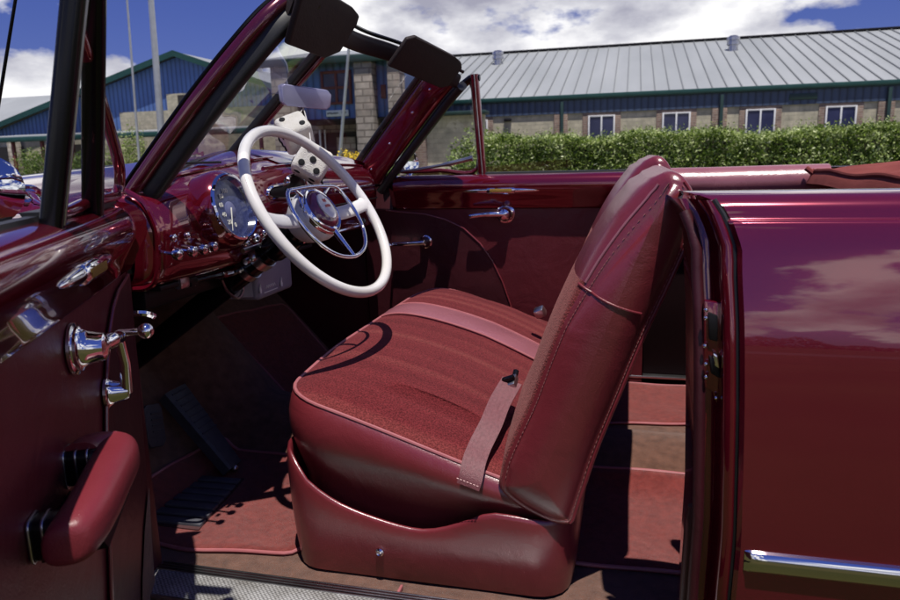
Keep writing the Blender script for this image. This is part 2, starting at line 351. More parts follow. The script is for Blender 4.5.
# ---- rear quarter panel beside the door opening
PROF = [(1.128, 1.235), (1.137, 1.19), (1.141, 1.14), (1.139, 1.10), (1.133, 1.080), (1.123, 1.068), (1.110, 1.062), (1.1045, 1.059), (1.1025, 1.050), (1.094, 1.044), (1.05, 1.032), (.95, 1.013), (.85, 1.003), (.75, .998), (.6, .998), (.48, 1.008), (.38, 1.035), (.31, 1.09)]
PP = spl([(0, y, z) for z, y in PROF], 5)
def yprof(z):
    q = [p for p in PP if p.y < 1.07]
    return min(q, key=lambda p: abs(p.z-z)).y
edge_px = [(711, 197), (719, 203), (729, 222), (737, 248), (741, 280), (742, 325), (741, 395), (739, 470), (737, 540), (732, 598)]
EDGE = sorted([(lambda p: (p.z, p.x))(atY(px, py, 1.0 if py > 260 else 1.045)) for px, py in edge_px])
def xedge(z):
    if z <= EDGE[0][0]: return EDGE[0][1]
    for (z0, x0), (z1, x1) in zip(EDGE, EDGE[1:]):
        if z0 <= z <= z1: return x0+(x1-x0)*(z-z0)/(z1-z0)
    return EDGE[-1][1]
xs = [0, .006, .02, .05, .12, .22, .35, .5, .7, .95, 1.25, 1.6, 1.9, 2.2]
rings = []
for p in PP:
    xe = xedge(p.z)-.034*max(0, min(1, (p.y-1.068)/.06))**.7; r = []
    for k, x in enumerate(xs):
        xx = xe+x*(2.2-xe)/2.2; dy = .0 if k else .007
        r.append(Vc((xx, p.y+dy+.10*max(0, xx-.7)**2, p.z-.03*max(0, xx-.9)**2)))
    r.insert(0, r[0]+Vc((0, .03, 0))); rings.append(r)
qp = mk('quarter_panel', loft(rings), 'paint', car)
# the lip, groove and latch face of the door opening
def zline(n=24): return lin(.30, 1.131, n)
def jamb_ring(z, offs):
    xe = xedge(z); ys = yprof(min(z, 1.1)); tp = max(0, (z-1.09)/.05)
    return [Vc((xe+dx, ys+dy+tp*.012, z)) for dx, dy in offs]
lip = [(.004, .030), (-.001, .020), (-.005, .010), (-.010, .008), (-.016, .011), (-.021, .018), (-.024, .040), (-.029, .054), (-.037, .057), (-.046, .057), (-.050, .072), (-.055, .12), (-.059, .195)]
mk('door_jamb', loft([spl(jamb_ring(z, lip), 3) for z in zline(40)]), 'paint_in', car)
mk('rubber_seal', tube([jamb_ring(z, [(-.001, .014)])[0] for z in zline(40)], .0045, 8), 'black', qp)
mk('door_weatherstrip', tube([jamb_ring(z, [(-.050, .048)])[0] for z in lin(.31, 1.112, 30)], .0085, 10), 'vinyl_dark', car)
mk('pillar_trim', tube([jamb_ring(z, [(-.055, .064)])[0] for z in lin(.31, .66, 14)], [.013]*14+[.009], 10), 'vinyl_dark', car)
# latch striker
lt = []; xz = lambda px, py: atY(px, py, 1.048)
lt0 = mk('latch_striker', [prism([xz(704, 300), xz(722, 303), xz(724, 372), xz(728, 402), xz(719, 412), xz(712, 392), xz(703, 388)], (0, .012, 0), .003)], 'paint_in', car)
mkn('latch_plate', [prism([atY(708, 312, 1.043), atY(718, 316, 1.043), atY(718, 342, 1.043), atY(709, 340, 1.043)], (0, .01, 0), .002), prism([atY(709, 356, 1.040), atY(719, 362, 1.040), atY(721, 380, 1.040), atY(711, 374, 1.040)], (0, .014, 0), .003)], 'lid', lt0)
mkn('screw', [ball(atY(px, py, 1.041), .0032, 10) for px, py in ((706, 310), (706, 318), (705, 346), (706, 364), (706, 377), (716, 398))], 'chrome', lt0)
mk('latch_tongue', [prism([atY(713, 352, 1.036), atY(719, 356, 1.036), atY(720, 370, 1.036), atY(714, 366, 1.036)], (0, .012, 0), .003)], 'chrome', lt0)
# bright side trim
zt0, zt1 = .597, .632
tr = []
for x in [xedge(.58)+.012+d for d in (0, .003, .01, .03, .2, .5, .9, 1.4, 2.0)]:
    k = min(1, max(.15, (x-xedge(.58)-.010)/.012)); y0 = .998+.10*max(0, x-.7)**2
    tr.append([Vc((x, y0+.002, zt1)), Vc((x, y0-.006*k, zt1-.003)), Vc((x, y0-.010*k, zt1-.010)), Vc((x, y0-.0105*k, .614)), Vc((x, y0-.008*k, zt0+.007)), Vc((x, y0-.004*k, zt0+.001)), Vc((x, y0+.002, zt0-.001))])
mk('side_trim', loft(tr, False, False), 'chrome', car)
# ---- sill, floor, tunnel
mk('sill_plate', [box((-.42, 1.118, .345), (1.10, .086, .006), None, .002)], 'tread', car)
mkn('sill_rib', [box((-.42, 1.162+k*.0085, .347), (1.10, .0045, .006), None, .0015) for k in range(4)], 'steel', car)
mk('sill_edge', [tube([(-.97, 1.074, .345), (.13, 1.074, .345)], .007, 10)], 'steel', car)
mk('rocker_panel', loft([[Vc((x, y, z)) for y, z in ((1.20, .335), (1.075, .341), (1.055, .335), (1.045, .30), (1.06, .26), (1.12, .22))] for x in lin(-1.0, .3, 6)]), 'paint', car)
def floor_z(x, y): return .33
def fl(x, y):
    z = .318+.0015*sin(x*23+y*31)
    t = max(0, 1-((y-1.98)/.22)**2)
    z += .075*t**1.3 if x > -.8 else (.075+.10*min(1, (-.8-x)/.5))*t**1.2
    if y < 1.215: z += .012
    if x < -1.15: z += (-1.15-x)*1.05
    if x > .45: z += min(.2, (x-.45)*.9)
    return Vc((x, y, z))
mk('floor_carpet', grid(fl, lin(-1.62, .9, 70), [1.188, 1.20, 1.212, 1.222, 1.235]+lin(1.26, 2.72, 46)), 'carpet', car, ang=60)
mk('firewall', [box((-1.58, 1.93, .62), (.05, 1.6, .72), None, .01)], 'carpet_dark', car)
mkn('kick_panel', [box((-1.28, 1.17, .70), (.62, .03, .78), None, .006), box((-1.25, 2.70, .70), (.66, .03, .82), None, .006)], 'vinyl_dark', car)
mk('carpet_seam', [box((-.434, 1.208, .338), (.006, .03, .012), None, .002)], 'welt', car)
mk('floor_pan', [box((-.35, 1.93, .27), (2.6, 1.6, .03))], 'black', car)

# ---- front seat
def rrect(x0, x1, y0, y1, rc, n=7):
    out = []
    for cx, cy, a0 in ((x1-rc, y0+rc, 270), (x1-rc, y1-rc, 0), (x0+rc, y1-rc, 90), (x0+rc, y0+rc, 180)):
        for k in range(n+1):
            a = radians(a0+90*k/n); out.append((cx+rc*cos(a), cy+rc*sin(a)))
    return out
def densify(P, m):
    # resample a closed 2-D loop at even spacing
    L_ = [0]; n = len(P)
    for i in range(n): L_.append(L_[-1]+hypot(P[(i+1) % n][0]-P[i][0], P[(i+1) % n][1]-P[i][1]))
    out = []; j = 0
    for k in range(m):
        s = L_[-1]*k/m
        while L_[j+1] < s: j += 1
        t = (s-L_[j])/max(1e-9, L_[j+1]-L_[j]); a = P[j]; b = P[(j+1) % n]; out.append((a[0]+(b[0]-a[0])*t, a[1]+(b[1]-a[1])*t))
    return out
def interp(T, x):
    if x <= T[0][0]: return T[0][1]
    for (a, b), (c, d) in zip(T, T[1:]):
        if x <= c:
            t = (x-a)/(c-a); return b+(d-b)*t
    return T[-1][1]
def smooth_table(T):
    q = spl([(a, b, 0) for a, b in T], 8); return [(p.x, p.y) for p in q]
SY0, SY1 = 1.25, 2.59
VTOP = [(-.715, .575), (-.68, .553), (-.60, .505), (-.529, .477), (-.46, .457), (-.40, .444), (-.355, .445), (-.30, .472), (-.255, .502), (-.23, .507), (-.15, .500), (-.085, .497)]
VTOP = smooth_table([(-.72, .600), (-.682, .578), (-.651, .542), (-.577, .495), (-.483, .466), (-.404, .454), (-.349, .465), (-.292, .489), (-.252, .506), (-.192, .504), (-.128, .498), (-.085, .500)])
base2 = densify(rrect(-.722, -.082, SY0, SY1, .085), 150)
def vtop(x, y): return interp(VTOP, x) if (y < 1.6 or y > 2.25) else .56 if x < -.5 else .5
R = []
cxy = (-.39, 1.92)
def inset(P, d):
    out = []; n = len(P)
    for i in range(n):
        a = P[i-1]; b = P[(i+1) % n]; tx, ty = b[0]-a[0], b[1]-a[1]; l = hypot(tx, ty) or 1
        out.append((P[i][0]-ty/l*d, P[i][1]+tx/l*d))
    return out
for d, f in ((.016, 0.), (.008, .25), (.003, .5), (0, .75), (.0, .94), (.002, .985), (.006, 1.0), (.010, .987), (.012, .9), (.014, .5)):
    R.append([Vc((q[0], q[1], .325+(vtop(*p)-.325)*f)) for p, q in zip(base2, inset(base2, d))])
seat = mk('front_seat', loft(R, True), 'vinyl', car, ang=80)
# press stud
sp_ = atY(380, 552, 1.252); mk('stud', [lathe([(.009, 0), (.009, .003), (.006, .006), (.004, .004), (0, .005)], sp_, (0, -1, 0), 14)], 'chrome', seat)
# cushion loop (where the welt runs)
CX0, CX1, CY0, CY1 = -.715, -.10, 1.283, 2.557
loop2 = densify(rrect(CX0, CX1, CY0, CY1, .10), 160)
ZT = smooth_table([(-.74, .712), (-.70, .712), (-.62, .694), (-.5, .656), (-.4, .622), (-.3, .588), (-.2, .556), (-.08, .52)])
def zloop(x, y):
    z = interp(ZT, x)
    e = min(1, max(0, (min(y-CY0, CY1-y))/.35)); return z+.022*e*e*(3-2*e)*max(0, min(1, (-x-.1)/.3))
lp = [Vc((x, y, zloop(x, y))) for x, y in loop2]
rg = []
for s in (1, .985, .96, .92, .86, .78, .66, .5, .3, .12, .01, .0):
    r = []
    for p in lp:
        cx, cy = -.40, 1.92
        if s > .5:   # move inward from the edge at equal distance in both directions
            dx = (p.x-cx)*(1-(1-s)*1.0); dy = (p.y-cy); k = (1-s)*.308
            dy = dy-k*(1 if dy > 0 else -1)*min(1, abs(dy)/.3) if abs(dy) > k else 0
        else:
            k = .5*.308; dx = (p.x-cx)*s; dy = p.y-cy; dy = (dy-k*(1 if dy > 0 else -1)*min(1, abs(dy)/.3)) if abs(dy) > k else 0
        x = cx+dx; y = cy+dy
        r.append(Vc((x, y, zloop(x, y)+.034*(1-s**2.2)*(1 if s > .0 else 1)+.010*(1-s**8))))
    rg.append(r)
mk('cushion_top', loft(rg, True), 'cloth', seat, ang=80)
def ctop(x, y, up=0.):
    sx = abs(x+.40)/.3075; sy = max(0, 1-(min(y-CY0, CY1-y))/.308); s = max(sx, sy, .01)
    return Vc((x, y, zloop(x, y)+.034*(1-s**2.2)+.010*(1-s**8)+up))
skr = []
for d, h in ((0, 0), (-.004, -.006), (-.010, -.02), (-.016, -.045), (-.017, -.075), (-.012, -.105), (-.002, -.14), (.010, -.175), (.018, -.21), (.022, -.28)):
    r = []
    for p, q in zip(lp, inset(loop2, d)):
        t = min(1, max(.3, (p.z-.41)/.30)); r.append(Vc((q[0], q[1], p.z+h*t)))
    skr.append(r)
mk('cushion_bolster', loft(skr, True), 'vinyl', seat, ang=80)
mk('cushion_welt', tube([p+Vc((0, 0, .001)) for p in lp], .0042, 8, True), 'welt', seat)
cb = []
for x in lin(-.712, -.14, 40):
    cb.append([ctop(x, y, u) for y, u in ((1.928, .001), (1.931, .006), (1.945, .009), (2.00, .012), (2.06, .009), (2.075, .006), (2.078, .001))])
mk('cushion_divider', loft(cb), 'vinyl_pale', seat)
for yy in (1.929, 2.077): mk('divider_welt', tube([ctop(x, yy, .006) for x in lin(-.712, -.14, 40)], .0035, 8), 'welt', seat)

# ---- backrests (two halves)
BO = [(497, 488), (499, 470), (503, 455), (514, 430), (528, 400), (541, 365), (555, 330), (567, 304), (579, 280), (592, 256), (606, 234), (620, 214), (637, 194), (650, 178), (664, 171), (678, 175), (690, 192), (694, 212), (689, 235), (680, 257), (665, 290), (650, 321), (634, 357), (620, 391), (606, 424), (594, 454), (584, 484), (576, 508), (571, 521), (560, 524), (540, 519), (515, 505)]
BX = [(p.x, p.z) for p in (atY(a, b, 1.268) for a, b in BO)]
BX = [(p.x, p.y) for p in spl([(x, z, 0) for x, z in BX], 3, True)]
BX = [(x+.006, z) for x, z in BX]
nb = len(BX)
def nrm2(P, i):
    a = P[i-1]; b = P[(i+1) % len(P)]; tx, tz = b[0]-a[0], b[1]-a[1]; l = hypot(tx, tz) or 1; return (-tz/l, tx/l)   # loop runs front-bottom to top: left side is outside
cX = sum(p[0] for p in BX)/nb; cZ = sum(p[1] for p in BX)/nb
def axis_pt(x, z):   # nearest point of the backrest's mid line, used to close the ends
    t = max(0.12, min(.9, ((x+.18)*.30+(z-.52)*.62)/(.30**2+.62**2))); return (-.18+.30*t*.80, .52+.62*t)
def back_ring(y0, sg, fr_, s, yc, half, yabs=None, up=0.):
    out = []
    for i, (x, z) in enumerate(BX):
        nx, nz = nrm2(BX, i)
        Rr = .014+.034*max(0, min(1, (z-.90)/.2))*max(0, min(1, (46-i)/8))
        if yabs is None: ya = Rr*fr_ if fr_ >= 0 else fr_*.05; y = y0+sg*ya
        else: ya = .3; y = yabs
        f = max(0, min(1, fr_)); ins = Rr*(1-sqrt(max(0, 1-(1-f)**2))) if yabs is None else 0
        e = abs(y-yc)/half; ax, az = axis_pt(x, z); bx = ax+(x-nx*ins-ax)*s; bz = az+(z-nz*ins-az)*s
        hgt = max(0, min(1, (z-.5)/.6)); front = 1 if 1 <= i < 40 else 0
        bul = 1-min(1, e)**3.0
        bx += -.030*bul*front*min(1, hgt*3)*(1 if i < 38 else .5)
        bz += up*max(0, (z-.85)/.3)
        out.append(Vc((bx, y, bz)))
    return out
def backrest(y0, y1, up=0.):
    yc, half = (y0+y1)/2, (y1-y0)/2
    sp = [(-.5, 0), (-.485, .2), (-.45, .4), (-.38, .58), (-.29, .74), (-.19, .86), (-.09, .95), (0, 1), (.04, 1), (.12, 1), (.25, 1), (.42, 1), (.65, 1), (1, 1)]
    rings = [back_ring(y0, 1, f, s, yc, half, None, up) for f, s in sp]
    rings += [back_ring(0, 1, 1, 1, yc, half, y, up) for y in (y0+.08, y0+.14, y0+.22, yc, y1-.22, y1-.14, y1-.08)]
    rings += [back_ring(y1, -1, f, s, yc, half, None, up) for f, s in reversed(sp)]
    o = mk('backrest', loft(rings, True), None, seat, ang=80, mats=['vinyl', 'cloth'])
    lo = 9*3-3
    for k, pl in enumerate(o.data.polygons):
        ring = k//nb; j = k % nb
        if 10 <= ring < len(rings)-11 and 1 <= j < lo: pl.material_index = 1
    return o, rings
b1, r1 = backrest(1.258, 1.918)
b2, r2 = backrest(1.936, 2.585, .022)
# seams, welts and stitches of the near backrest
fi = [i for i in range(1, 42)]; ri_ = [i for i in range(50, nb-10)]
r1s = r1[9]
mk('backrest_welt', tube([r1[10][i] for i in range(46, 86)], .0035, 8), 'vinyl_red', seat)
mk('backrest_seam', tube([r1[10][i] for i in range(24, 40)], .003, 8), 'vinyl_pale', seat)
def stitches(path, inward, ln=.0045, gap=.0075, r=.0007):
    out = []; acc = 0
    for a, b in zip(path, path[1:]):
        d = (b-a).length; n = max(1, int(d/gap))
        for k in range(n):
            p = a.lerp(b, (k+.5)/n); t = (b-a).normalized(); out.append(tube([p-t*ln/2, p+t*ln/2], r, 5))
    return out
def shift(ring, i, d): # a point d metres inside the side panel's edge
    p = ring[i]; nx, nz = nrm2(BX, i); return Vc((p.x-nx*d*.3, p.y-.0015-d*.1, p.z-nz*d*.3))
mk('stitching', stitches([shift(r1s, i, .014) for i in range(2, 43)], 0), 'thread', seat)
mk('stitching', stitches([shift(r1s, i, .010) for i in range(46, 86)], 0), 'thread', seat)
from mathutils.bvhtree import BVHTree
v_, f_ = loft(r1, True); bvh = BVHTree.FromPolygons(v_, f_)
def on_side(x, z, up=.0005):
    h = bvh.ray_cast(Vc((x, 1.0, z)), Vc((0, 1, 0)))
    return (h[0]+h[1]*up) if h[0] else None
c0, c1 = atY(578, 286, 1.250), atY(641, 313, 1.250)
cs = [on_side(c0.x+(c1.x-c0.x)*t, c0.z+(c1.z-c0.z)*t-.004*sin(pi*t)) for t in lin(0, 1, 30)]
mk('cross_seam', [tube([p for p in cs if p], .0024, 8)], 'vinyl_red', seat)
# seat belt
def ribbon(path, w, wd, th=.003):
    path = spl(path, 5); wd = Vc(wd).normalized(); R_ = []
    fr = frames(path)
    for p, (t, _, _) in zip(path, fr):
        w_ = (wd-t*wd.dot(t)).normalized(); n = t.cross(w_)
        sec_ = [(-w/2, -th/2), (w/2, -th/2)]+[(w/2-w*k/20, th/2-(.0007 if k % 4 == 0 and 0 < k < 20 else 0)) for k in range(21)]; R_.append([p+w_*a+n*b for a, b in sec_])
    return loft(R_, True, True)
bp = [atY(512, 381, 1.50), atY(500, 402, 1.43), atY(491, 424, 1.36), atY(480, 446, 1.305), atY(474, 462, 1.265), atY(471, 477, 1.243), atY(468, 487, 1.236)]
belt = mk('seat_belt', [ribbon(bp, .047, (1, -.10, -.35), .0035)], 'webbing', car)
be = bp[-1]; mk('belt_hem', stitches([atY(456, 478, 1.228), atY(479, 487, 1.228)], 0, .004, .006, .0011), 'welt', belt)
bk = atY(509, 383, 1.50); rotb = Matrix.Rotation(radians(25), 3, 'X') @ Matrix.Rotation(radians(-25), 3, 'Y')
mk('buckle', [box(bk, (.04, .035, .016), rotb, .004)], 'steel', belt)
mk('buckle_slot', [box(bk+Vc((0, -.008, .012)), (.03, .012, .012), rotb, .003), tube([bk+Vc((.01, .0, .0)), atY(516, 371, 1.53)], .007, 8)], 'blackgloss', belt)
bb = atY(540, 312, 2.15); mk('buckle', [box(bb, (.035, .03, .03), rotb, .006)], 'steel', belt)

# ---- rear compartment
mkn('rear_seat', [box((.78, 1.93, .50), (.5, 1.15, .22), None, .05, 4), box((1.02, 1.93, .78), (.16, 1.15, .52), Matrix.Rotation(radians(14), 3, 'Y'), .05, 4)], 'vinyl', car)
mkn('rear_side_panel', [box((.68, 2.735, .70), (1.5, .03, .8), None, .008), box((.93, 1.33, .70), (1.45, .03, .8), None, .008)], 'vinyl_shade', car)
mk('sill_strip', [box(((atY(625, 375, 2.70).x+atY(660, 377, 2.70).x)/2, 2.70, .352), (.35, .035, .01), None, .003)], 'steel', car)
roll = []
for k in range(15):
    a = radians(-80+k*17); roll.append((2.70-.065*cos(a)*1.0, 1.085+.058*sin(a)))
mk('padded_side_roll', loft([[Vc((x, y, z+(.004 if x > .3 else 0)*sin((x-.3)*3))) for y, z in roll] for x in lin(.10, .66, 24)], False), 'vinyl_pale', car)
mk('far_body_side', [loft([[Vc((x, y, z)) for y, z in ((2.715, 1.135), (2.76, 1.138), (2.80, 1.12), (2.84, 1.0), (2.86, .8), (2.86, .6), (2.82, .35))] for x in lin(.06, 2.2, 10)])], 'paint', car)
# folded top under its boot
def boot(u, v):   # u across the car, v along x
    x = v; y = 1.40+1.36*u
    h = 1.108+.105*(1-exp(-(v-.60)*1.9)) + .012*sin(pi*u)
    h -= .035*max(0, (.63-v)/.03)**2 if v < .63 else 0
    w = .003*sin(u*31+v*9)+.004*sin(v*17-u*11)+.0025*sin(v*33+u*23)+.006*max(0, sin(v*7+u*13))**3
    e = min(1, (1-u)/.06, u/.06); e = max(0, e)**.5
    return Vc((x+.03*sin(u*6), y, 1.04+(h-1.04)*e+w))
mk('folded_top', [grid(boot, lin(0, 1, 60), lin(.60, .66, 10)+lin(.68, 2.0, 46))], 'canvas', car, ang=70)
wl = [Vc((.60+.03*sin(u*6)+.0*u, 1.40+1.36*u, 0)) for u in lin(0, 1, 60)]
mk('top_binding', tube([boot(u, .628)+Vc((-.004, 0, .002)) for u in lin(.01, .99, 50)], .007, 8), 'canvas', car)
fpts = spl([atY(806, 168, 2.62), atY(815, 175, 2.61), atY(824, 186, 2.60), atY(835, 183, 2.58), atY(860, 190, 2.56)], 6)
mkn('boot_fold', [tube(fpts, .009, 8), tube(spl([atY(812, 170, 2.63), atY(823, 176, 2.62), atY(829, 189, 2.6)], 6), .007, 8), tube(spl([atY(900, 172, 2.55), atY(885, 184, 2.53), atY(876, 194, 2.52)], 6), .008, 8)], 'canvas', car)
mk('far_belt_rail', [box((.36, 2.745, 1.136), (.62, .05, .012), None, .004)], 'paint', car)

# ---- windscreen frame
near_pil = spl([atY(118, 214, 1.235), atY(142, 178, 1.245), atY(200, 97, 1.27), atY(250, 35, 1.31), atY(276, 8, 1.345), atY(300, -9, 1.40)], 8)
frame = mk('windshield_frame', [sweep(near_pil, rsec(.030, .032, .4), (.7, .1, -.7))], 'paint_dark', car)
np2 = [p+Vc((.018, .018, -.014)) for p in near_pil]
mk('pillar_rubber', [sweep(np2, rsec(.044, .03, .4), (.7, .1, -.7))], 'black', frame)
mk('outer_moulding', [tube([p+Vc((-.015, -.004, .013)) for p in near_pil], .0045, 8)], 'blackgloss', frame)
far_pil = spl([atY(366, 180, 2.62), atY(378, 163, 2.61), atY(408, 122, 2.57), atY(432, 90, 2.54), atY(446, 73, 2.50)], 8)
mk('far_pillar', [sweep(far_pil, rsec(.105, .05, .3), (.75, .1, -.65))], 'paint_in', frame)
mkn('far_pillar_rubber', [sweep([p+Vc((-.05, -.012, .04)) for p in far_pil], rsec(.02, .04, .4), (.75, .1, -.65)), sweep([p+Vc((.055, .01, -.045)) for p in far_pil], rsec(.03, .05, .4), (.75, .1, -.65))], 'black', frame)
mkn('trim_screw', [ball(far_pil[k]+Vc((0, -.028, 0)), .0055, 8) for k in (6, 12, 18, 24, 30)], 'chrome', frame)
hdr = spl([atY(282, 3, 1.35), atY(305, 14, 1.45), atY(352, 40, 1.93), atY(395, 54, 2.15), atY(440, 73, 2.42), atY(455, 80, 2.50)], 8)
mk('header', [sweep(hdr, rsec(.050, .045, .3), (.45, 0, .9))], 'visor', frame)
mk('header_trim', [tube([p+Vc((.03, 0, .026)) for p in hdr], .006, 8)], 'blackgloss', frame)
gb = [atY(133, 196, 1.26), atY(150, 186, 1.30), atY(185, 165, 1.55), atY(229, 151, 1.93)]
gb2 = [atY(229, 151, 1.93), atY(280, 154, 2.2), atY(330, 158, 2.45), atY(362, 166, 2.6)]
gt = [atY(272, 22, 1.36), atY(285, 25, 1.45), atY(305, 38, 1.7), atY(322, 48, 1.93)]
gt2 = [atY(322, 48, 1.93), atY(370, 62, 2.2), atY(410, 76, 2.4), atY(424, 82, 2.5)]
for a_, b_ in ((gb, gt), (gb2, gt2)):
    A_ = spl(a_, 5); B_ = spl(b_, 5)
    mk('windshield_glass', loft([[p.lerp(q, t) for t in lin(0, 1, 6)] for p, q in zip(A_, B_)]), 'glass', frame)
mk('base_rubber', [tube([p+Vc((0, 0, -.003)) for p in spl(gb+gb2[1:], 6)], .007, 8)], 'black', frame)
mk('divider_bar', [sweep([gb[-1]+Vc((.005, 0, -.01)), gt[-1]+Vc((.005, 0, .01))], rsec(.026, .022, .4), (.7, .1, -.7))], 'black', frame)
mk('divider_trim', [sweep([gb[-1]+Vc((.02, .012, -.015)), gt[-1]+Vc((.02, .012, .0))], rsec(.012, .02, .4), (.7, .1, -.7))], 'paint_in', frame)
# latch on the header's near corner
lc = atY(293, 22, 1.42); mk('header_latch', [box(lc, (.05, .03, .02), Matrix.Rotation(radians(-40), 3, 'Y'), .006), ball(lc+Vc((.012, -.01, .012)), .011)], 'blackgloss', frame)
def visor(pts, name='sun_visor'):
    P4 = [atY(*p) for p in pts]
    n = (P4[1]-P4[0]).cross(P4[-1]-P4[0]).normalized()
    return mk(name, [prism(P4, n*.014, .005, 3)], 'visor', car)
visor([(283, 42, 1.33), (320, 56, 1.60), (335, 50, 1.68), (353, 22, 1.70), (355, 13, 1.70), (347, 4, 1.66), (308, -20, 1.34), (299, -18, 1.30)])
visor([(386, 64, 2.00), (438, 86, 2.33), (446, 84, 2.37), (460, 66, 2.38), (459, 60, 2.38), (452, 54, 2.35), (414, 34, 2.03), (405, 36, 2.0)])
# rear view mirror
mp_ = [atY(281, 86, 1.90), atY(283, 103, 1.90), atY(287, 106, 1.905), atY(327, 110, 1.99), atY(331, 107, 2.0), atY(332, 95, 2.0), atY(328, 90, 1.99), atY(285, 84, 1.905)]
mk('rear_view_mirror', [prism(mp_, (-.018, .012, .004), .004, 3)], 'mirror', car)
mm = atY(306, 100, 1.955)
mk('mirror_stem', [cyl(mm+Vc((-.02, .012, -.01)), atY(309, 156, 2.06), .004, 8)], 'lid', car)

# ---- cowl, bonnet, near fender (outside, ahead of the windscreen)
def hoodz(x, y):
    c = 1-((y-1.93)/.60)**2
    t = min(1, max(0, (-1.1-x)/1.6))
    return 1.045+.135*max(0, c)**.6+.045*(1-t)-.10*t*t
mk('bonnet', [grid(lambda x, y: Vc((x, y, hoodz(x, y))), lin(-1.13, -2.75, 24), lin(1.335, 2.525, 30))], 'paint', car)
mkn('front_fender', [loft([[Vc((x, yy+o, zz-.05*max(0, (-1.6-x))**2)) for yy, zz, o in ((1.335, 1.085, 0), (1.28, 1.105, 0), (1.20, 1.105, 0), (1.12, 1.075, 0), (1.06, 1.0, 0), (1.03, .8, 0), (1.03, .6, 0), (1.05, .35, 0))] for x in lin(-1.02, -2.7, 16)]), loft([[Vc((x, yy, zz-.05*max(0, (-1.6-x))**2)) for yy, zz in ((2.525, 1.04), (2.58, 1.055), (2.66, 1.05), (2.74, 1.01), (2.80, .94), (2.83, .8), (2.83, .6), (2.81, .35))] for x in lin(-1.02, -2.7, 16)])], 'paint', car)
mk('cowl', [loft([[g+Vc((-.012, 0, -.012)), g+Vc((-.05, 0, -.012)), Vc((-1.34, g.y, hoodz(-1.34, g.y)+.004))] for g in spl(gb+gb2[1:], 6)])], 'paint', car)
mk('wiper', [tube([atY(322, 157, 2.5)+Vc((-.05, 0, 0)), atY(345, 160, 2.62)+Vc((-.05, 0, 0))], .006, 6)], 'black', car)

# ---- dashboard
BASE = spl(gb+gb2[1:], 6)
def base_at(y): return min(BASE, key=lambda p: abs(p.y-y))
def basei(y):
    for a, b in zip(BASE, BASE[1:]):
        if a.y <= y <= b.y: return a.lerp(b, (y-a.y)/max(1e-6, b.y-a.y))
    return BASE[0] if y < BASE[0].y else BASE[-1]
def dash_sec(y):
    b = basei(y); rise = b.z-1.14
    pod = exp(-((y-1.50)/.20)**4)*.5+.5
    fx = -.935+.035*pod
    if y > 2.45: fx -= .06*((y-2.45)/.15)**2
    zt = 1.135+.45*rise
    pts = [(b.x-.01, b.z-.006), (b.x+.04, b.z+.004), (b.x*.55+fx*.45-.01, (b.z+zt)/2+.012+.008), (fx-.055, zt+.016), (fx-.02, zt-.006), (fx, zt-.05), (fx+.004, 1.06), (fx+.0, 1.02), (fx-.006, .985), (fx-.02, .962), (fx-.05, .952), (fx-.10, .955), (fx-.12, .97)]
    return [Vc((p.x, y, p.z)) for p in spl([(x, 0, z) for x, z in pts], 4)]
DY = [1.205, 1.21, 1.225, 1.25]+lin(1.28, 2.55, 46)+[2.58, 2.60, 2.61]
rngs = []
for y in DY:
    s = dash_sec(y); e = 0
    if y < 1.25: e = (1.25-y)/.045
    if y > 2.56: e = (y-2.56)/.05
    rngs.append([Vc((p.x-.05*e*e*(1 if p.x > -1.02 else 0), p.y, p.z)) for p in s])
dash = mk('dashboard', loft(rngs), 'paint_in', car, ang=60)
mk('dash_end_bead', tube([p+Vc((.0, -.003, 0)) for p in dash_sec(1.213)[10:]], .006, 8), 'paint_in', dash)
# creases / ledge of the top and the defroster slot
def dpt(y, k, up=0, out=0): s = dash_sec(y); p = s[k]; return p+Vc((out, 0, up))
mkn('defroster_slot', [box(dpt(y, 6, .006), (.012, .15, .006), Matrix.Rotation(radians(-14), 3, 'Z'), .002) for y in (1.50, 2.22)], 'black', dash)
mkn('dash_ledge', [tube([dpt(y, 13, .002, -.003) for y in lin(1.74, 2.56, 24)], .006, 8), tube([dpt(y, 10, .003) for y in lin(1.25, 1.9, 18)], .004, 8)], 'paint_in', dash)
mk('ash_cover', [loft([[dpt(y, k, .004) for k in range(7, 13)] for y in lin(1.86, 2.18, 10)])], 'paint_in', dash)
# speedometer
sc = atX(233, 207, -.868); sn = Vc((.96, -.06, .24)).normalized(); sr = .0735
mk('pod_cowl', [lathe([(.090, -.055), (.089, -.02), (.085, -.006), (.077, .004)], sc, sn, 44)], 'paint_in', dash)
spd = mk('speedometer', [lathe([(.078, .0), (.077, .007), (.073, .010), (.070, .008), (.0685, .0), (.067, -.010)], sc, sn, 44)], 'chrome', car)
mk('dial_face', [lathe([(.0675, -.009), (.03, -.0085), (0, -.0085)], sc, sn, 40)], 'dial', spd)
mk('dial_hub', [lathe([(.020, -.008), (.017, -.006), (.0, -.0055)], sc+Vc((0, 0, -.004)), sn, 30)], 'dialhub', spd)
su = (Vc((0, 0, 1))-sn*sn.z).normalized(); sv = su.cross(sn)
sv = -sv if sv.y < 0 else sv
nums = []
for k, s_ in enumerate(('100', '80', '60', '40', '20', '0')):
    a = radians(104+k*32); p = sc+sv*(cos(a)*.036+.004)+su*sin(a)*.040+sn*(-.0065)
    nums.append(text3d(s_, .0145, p, sv, su, .0006))
mkn('dial_numeral', nums, 'dialtxt', spd, smooth=False)
pa = radians(250); mk('dial_needle', [tube([sc+sn*-.005, sc+sn*-.005+(sv*cos(pa)+su*sin(pa))*.055], [.0018, .0006], 6)], 'dialtxt', spd)
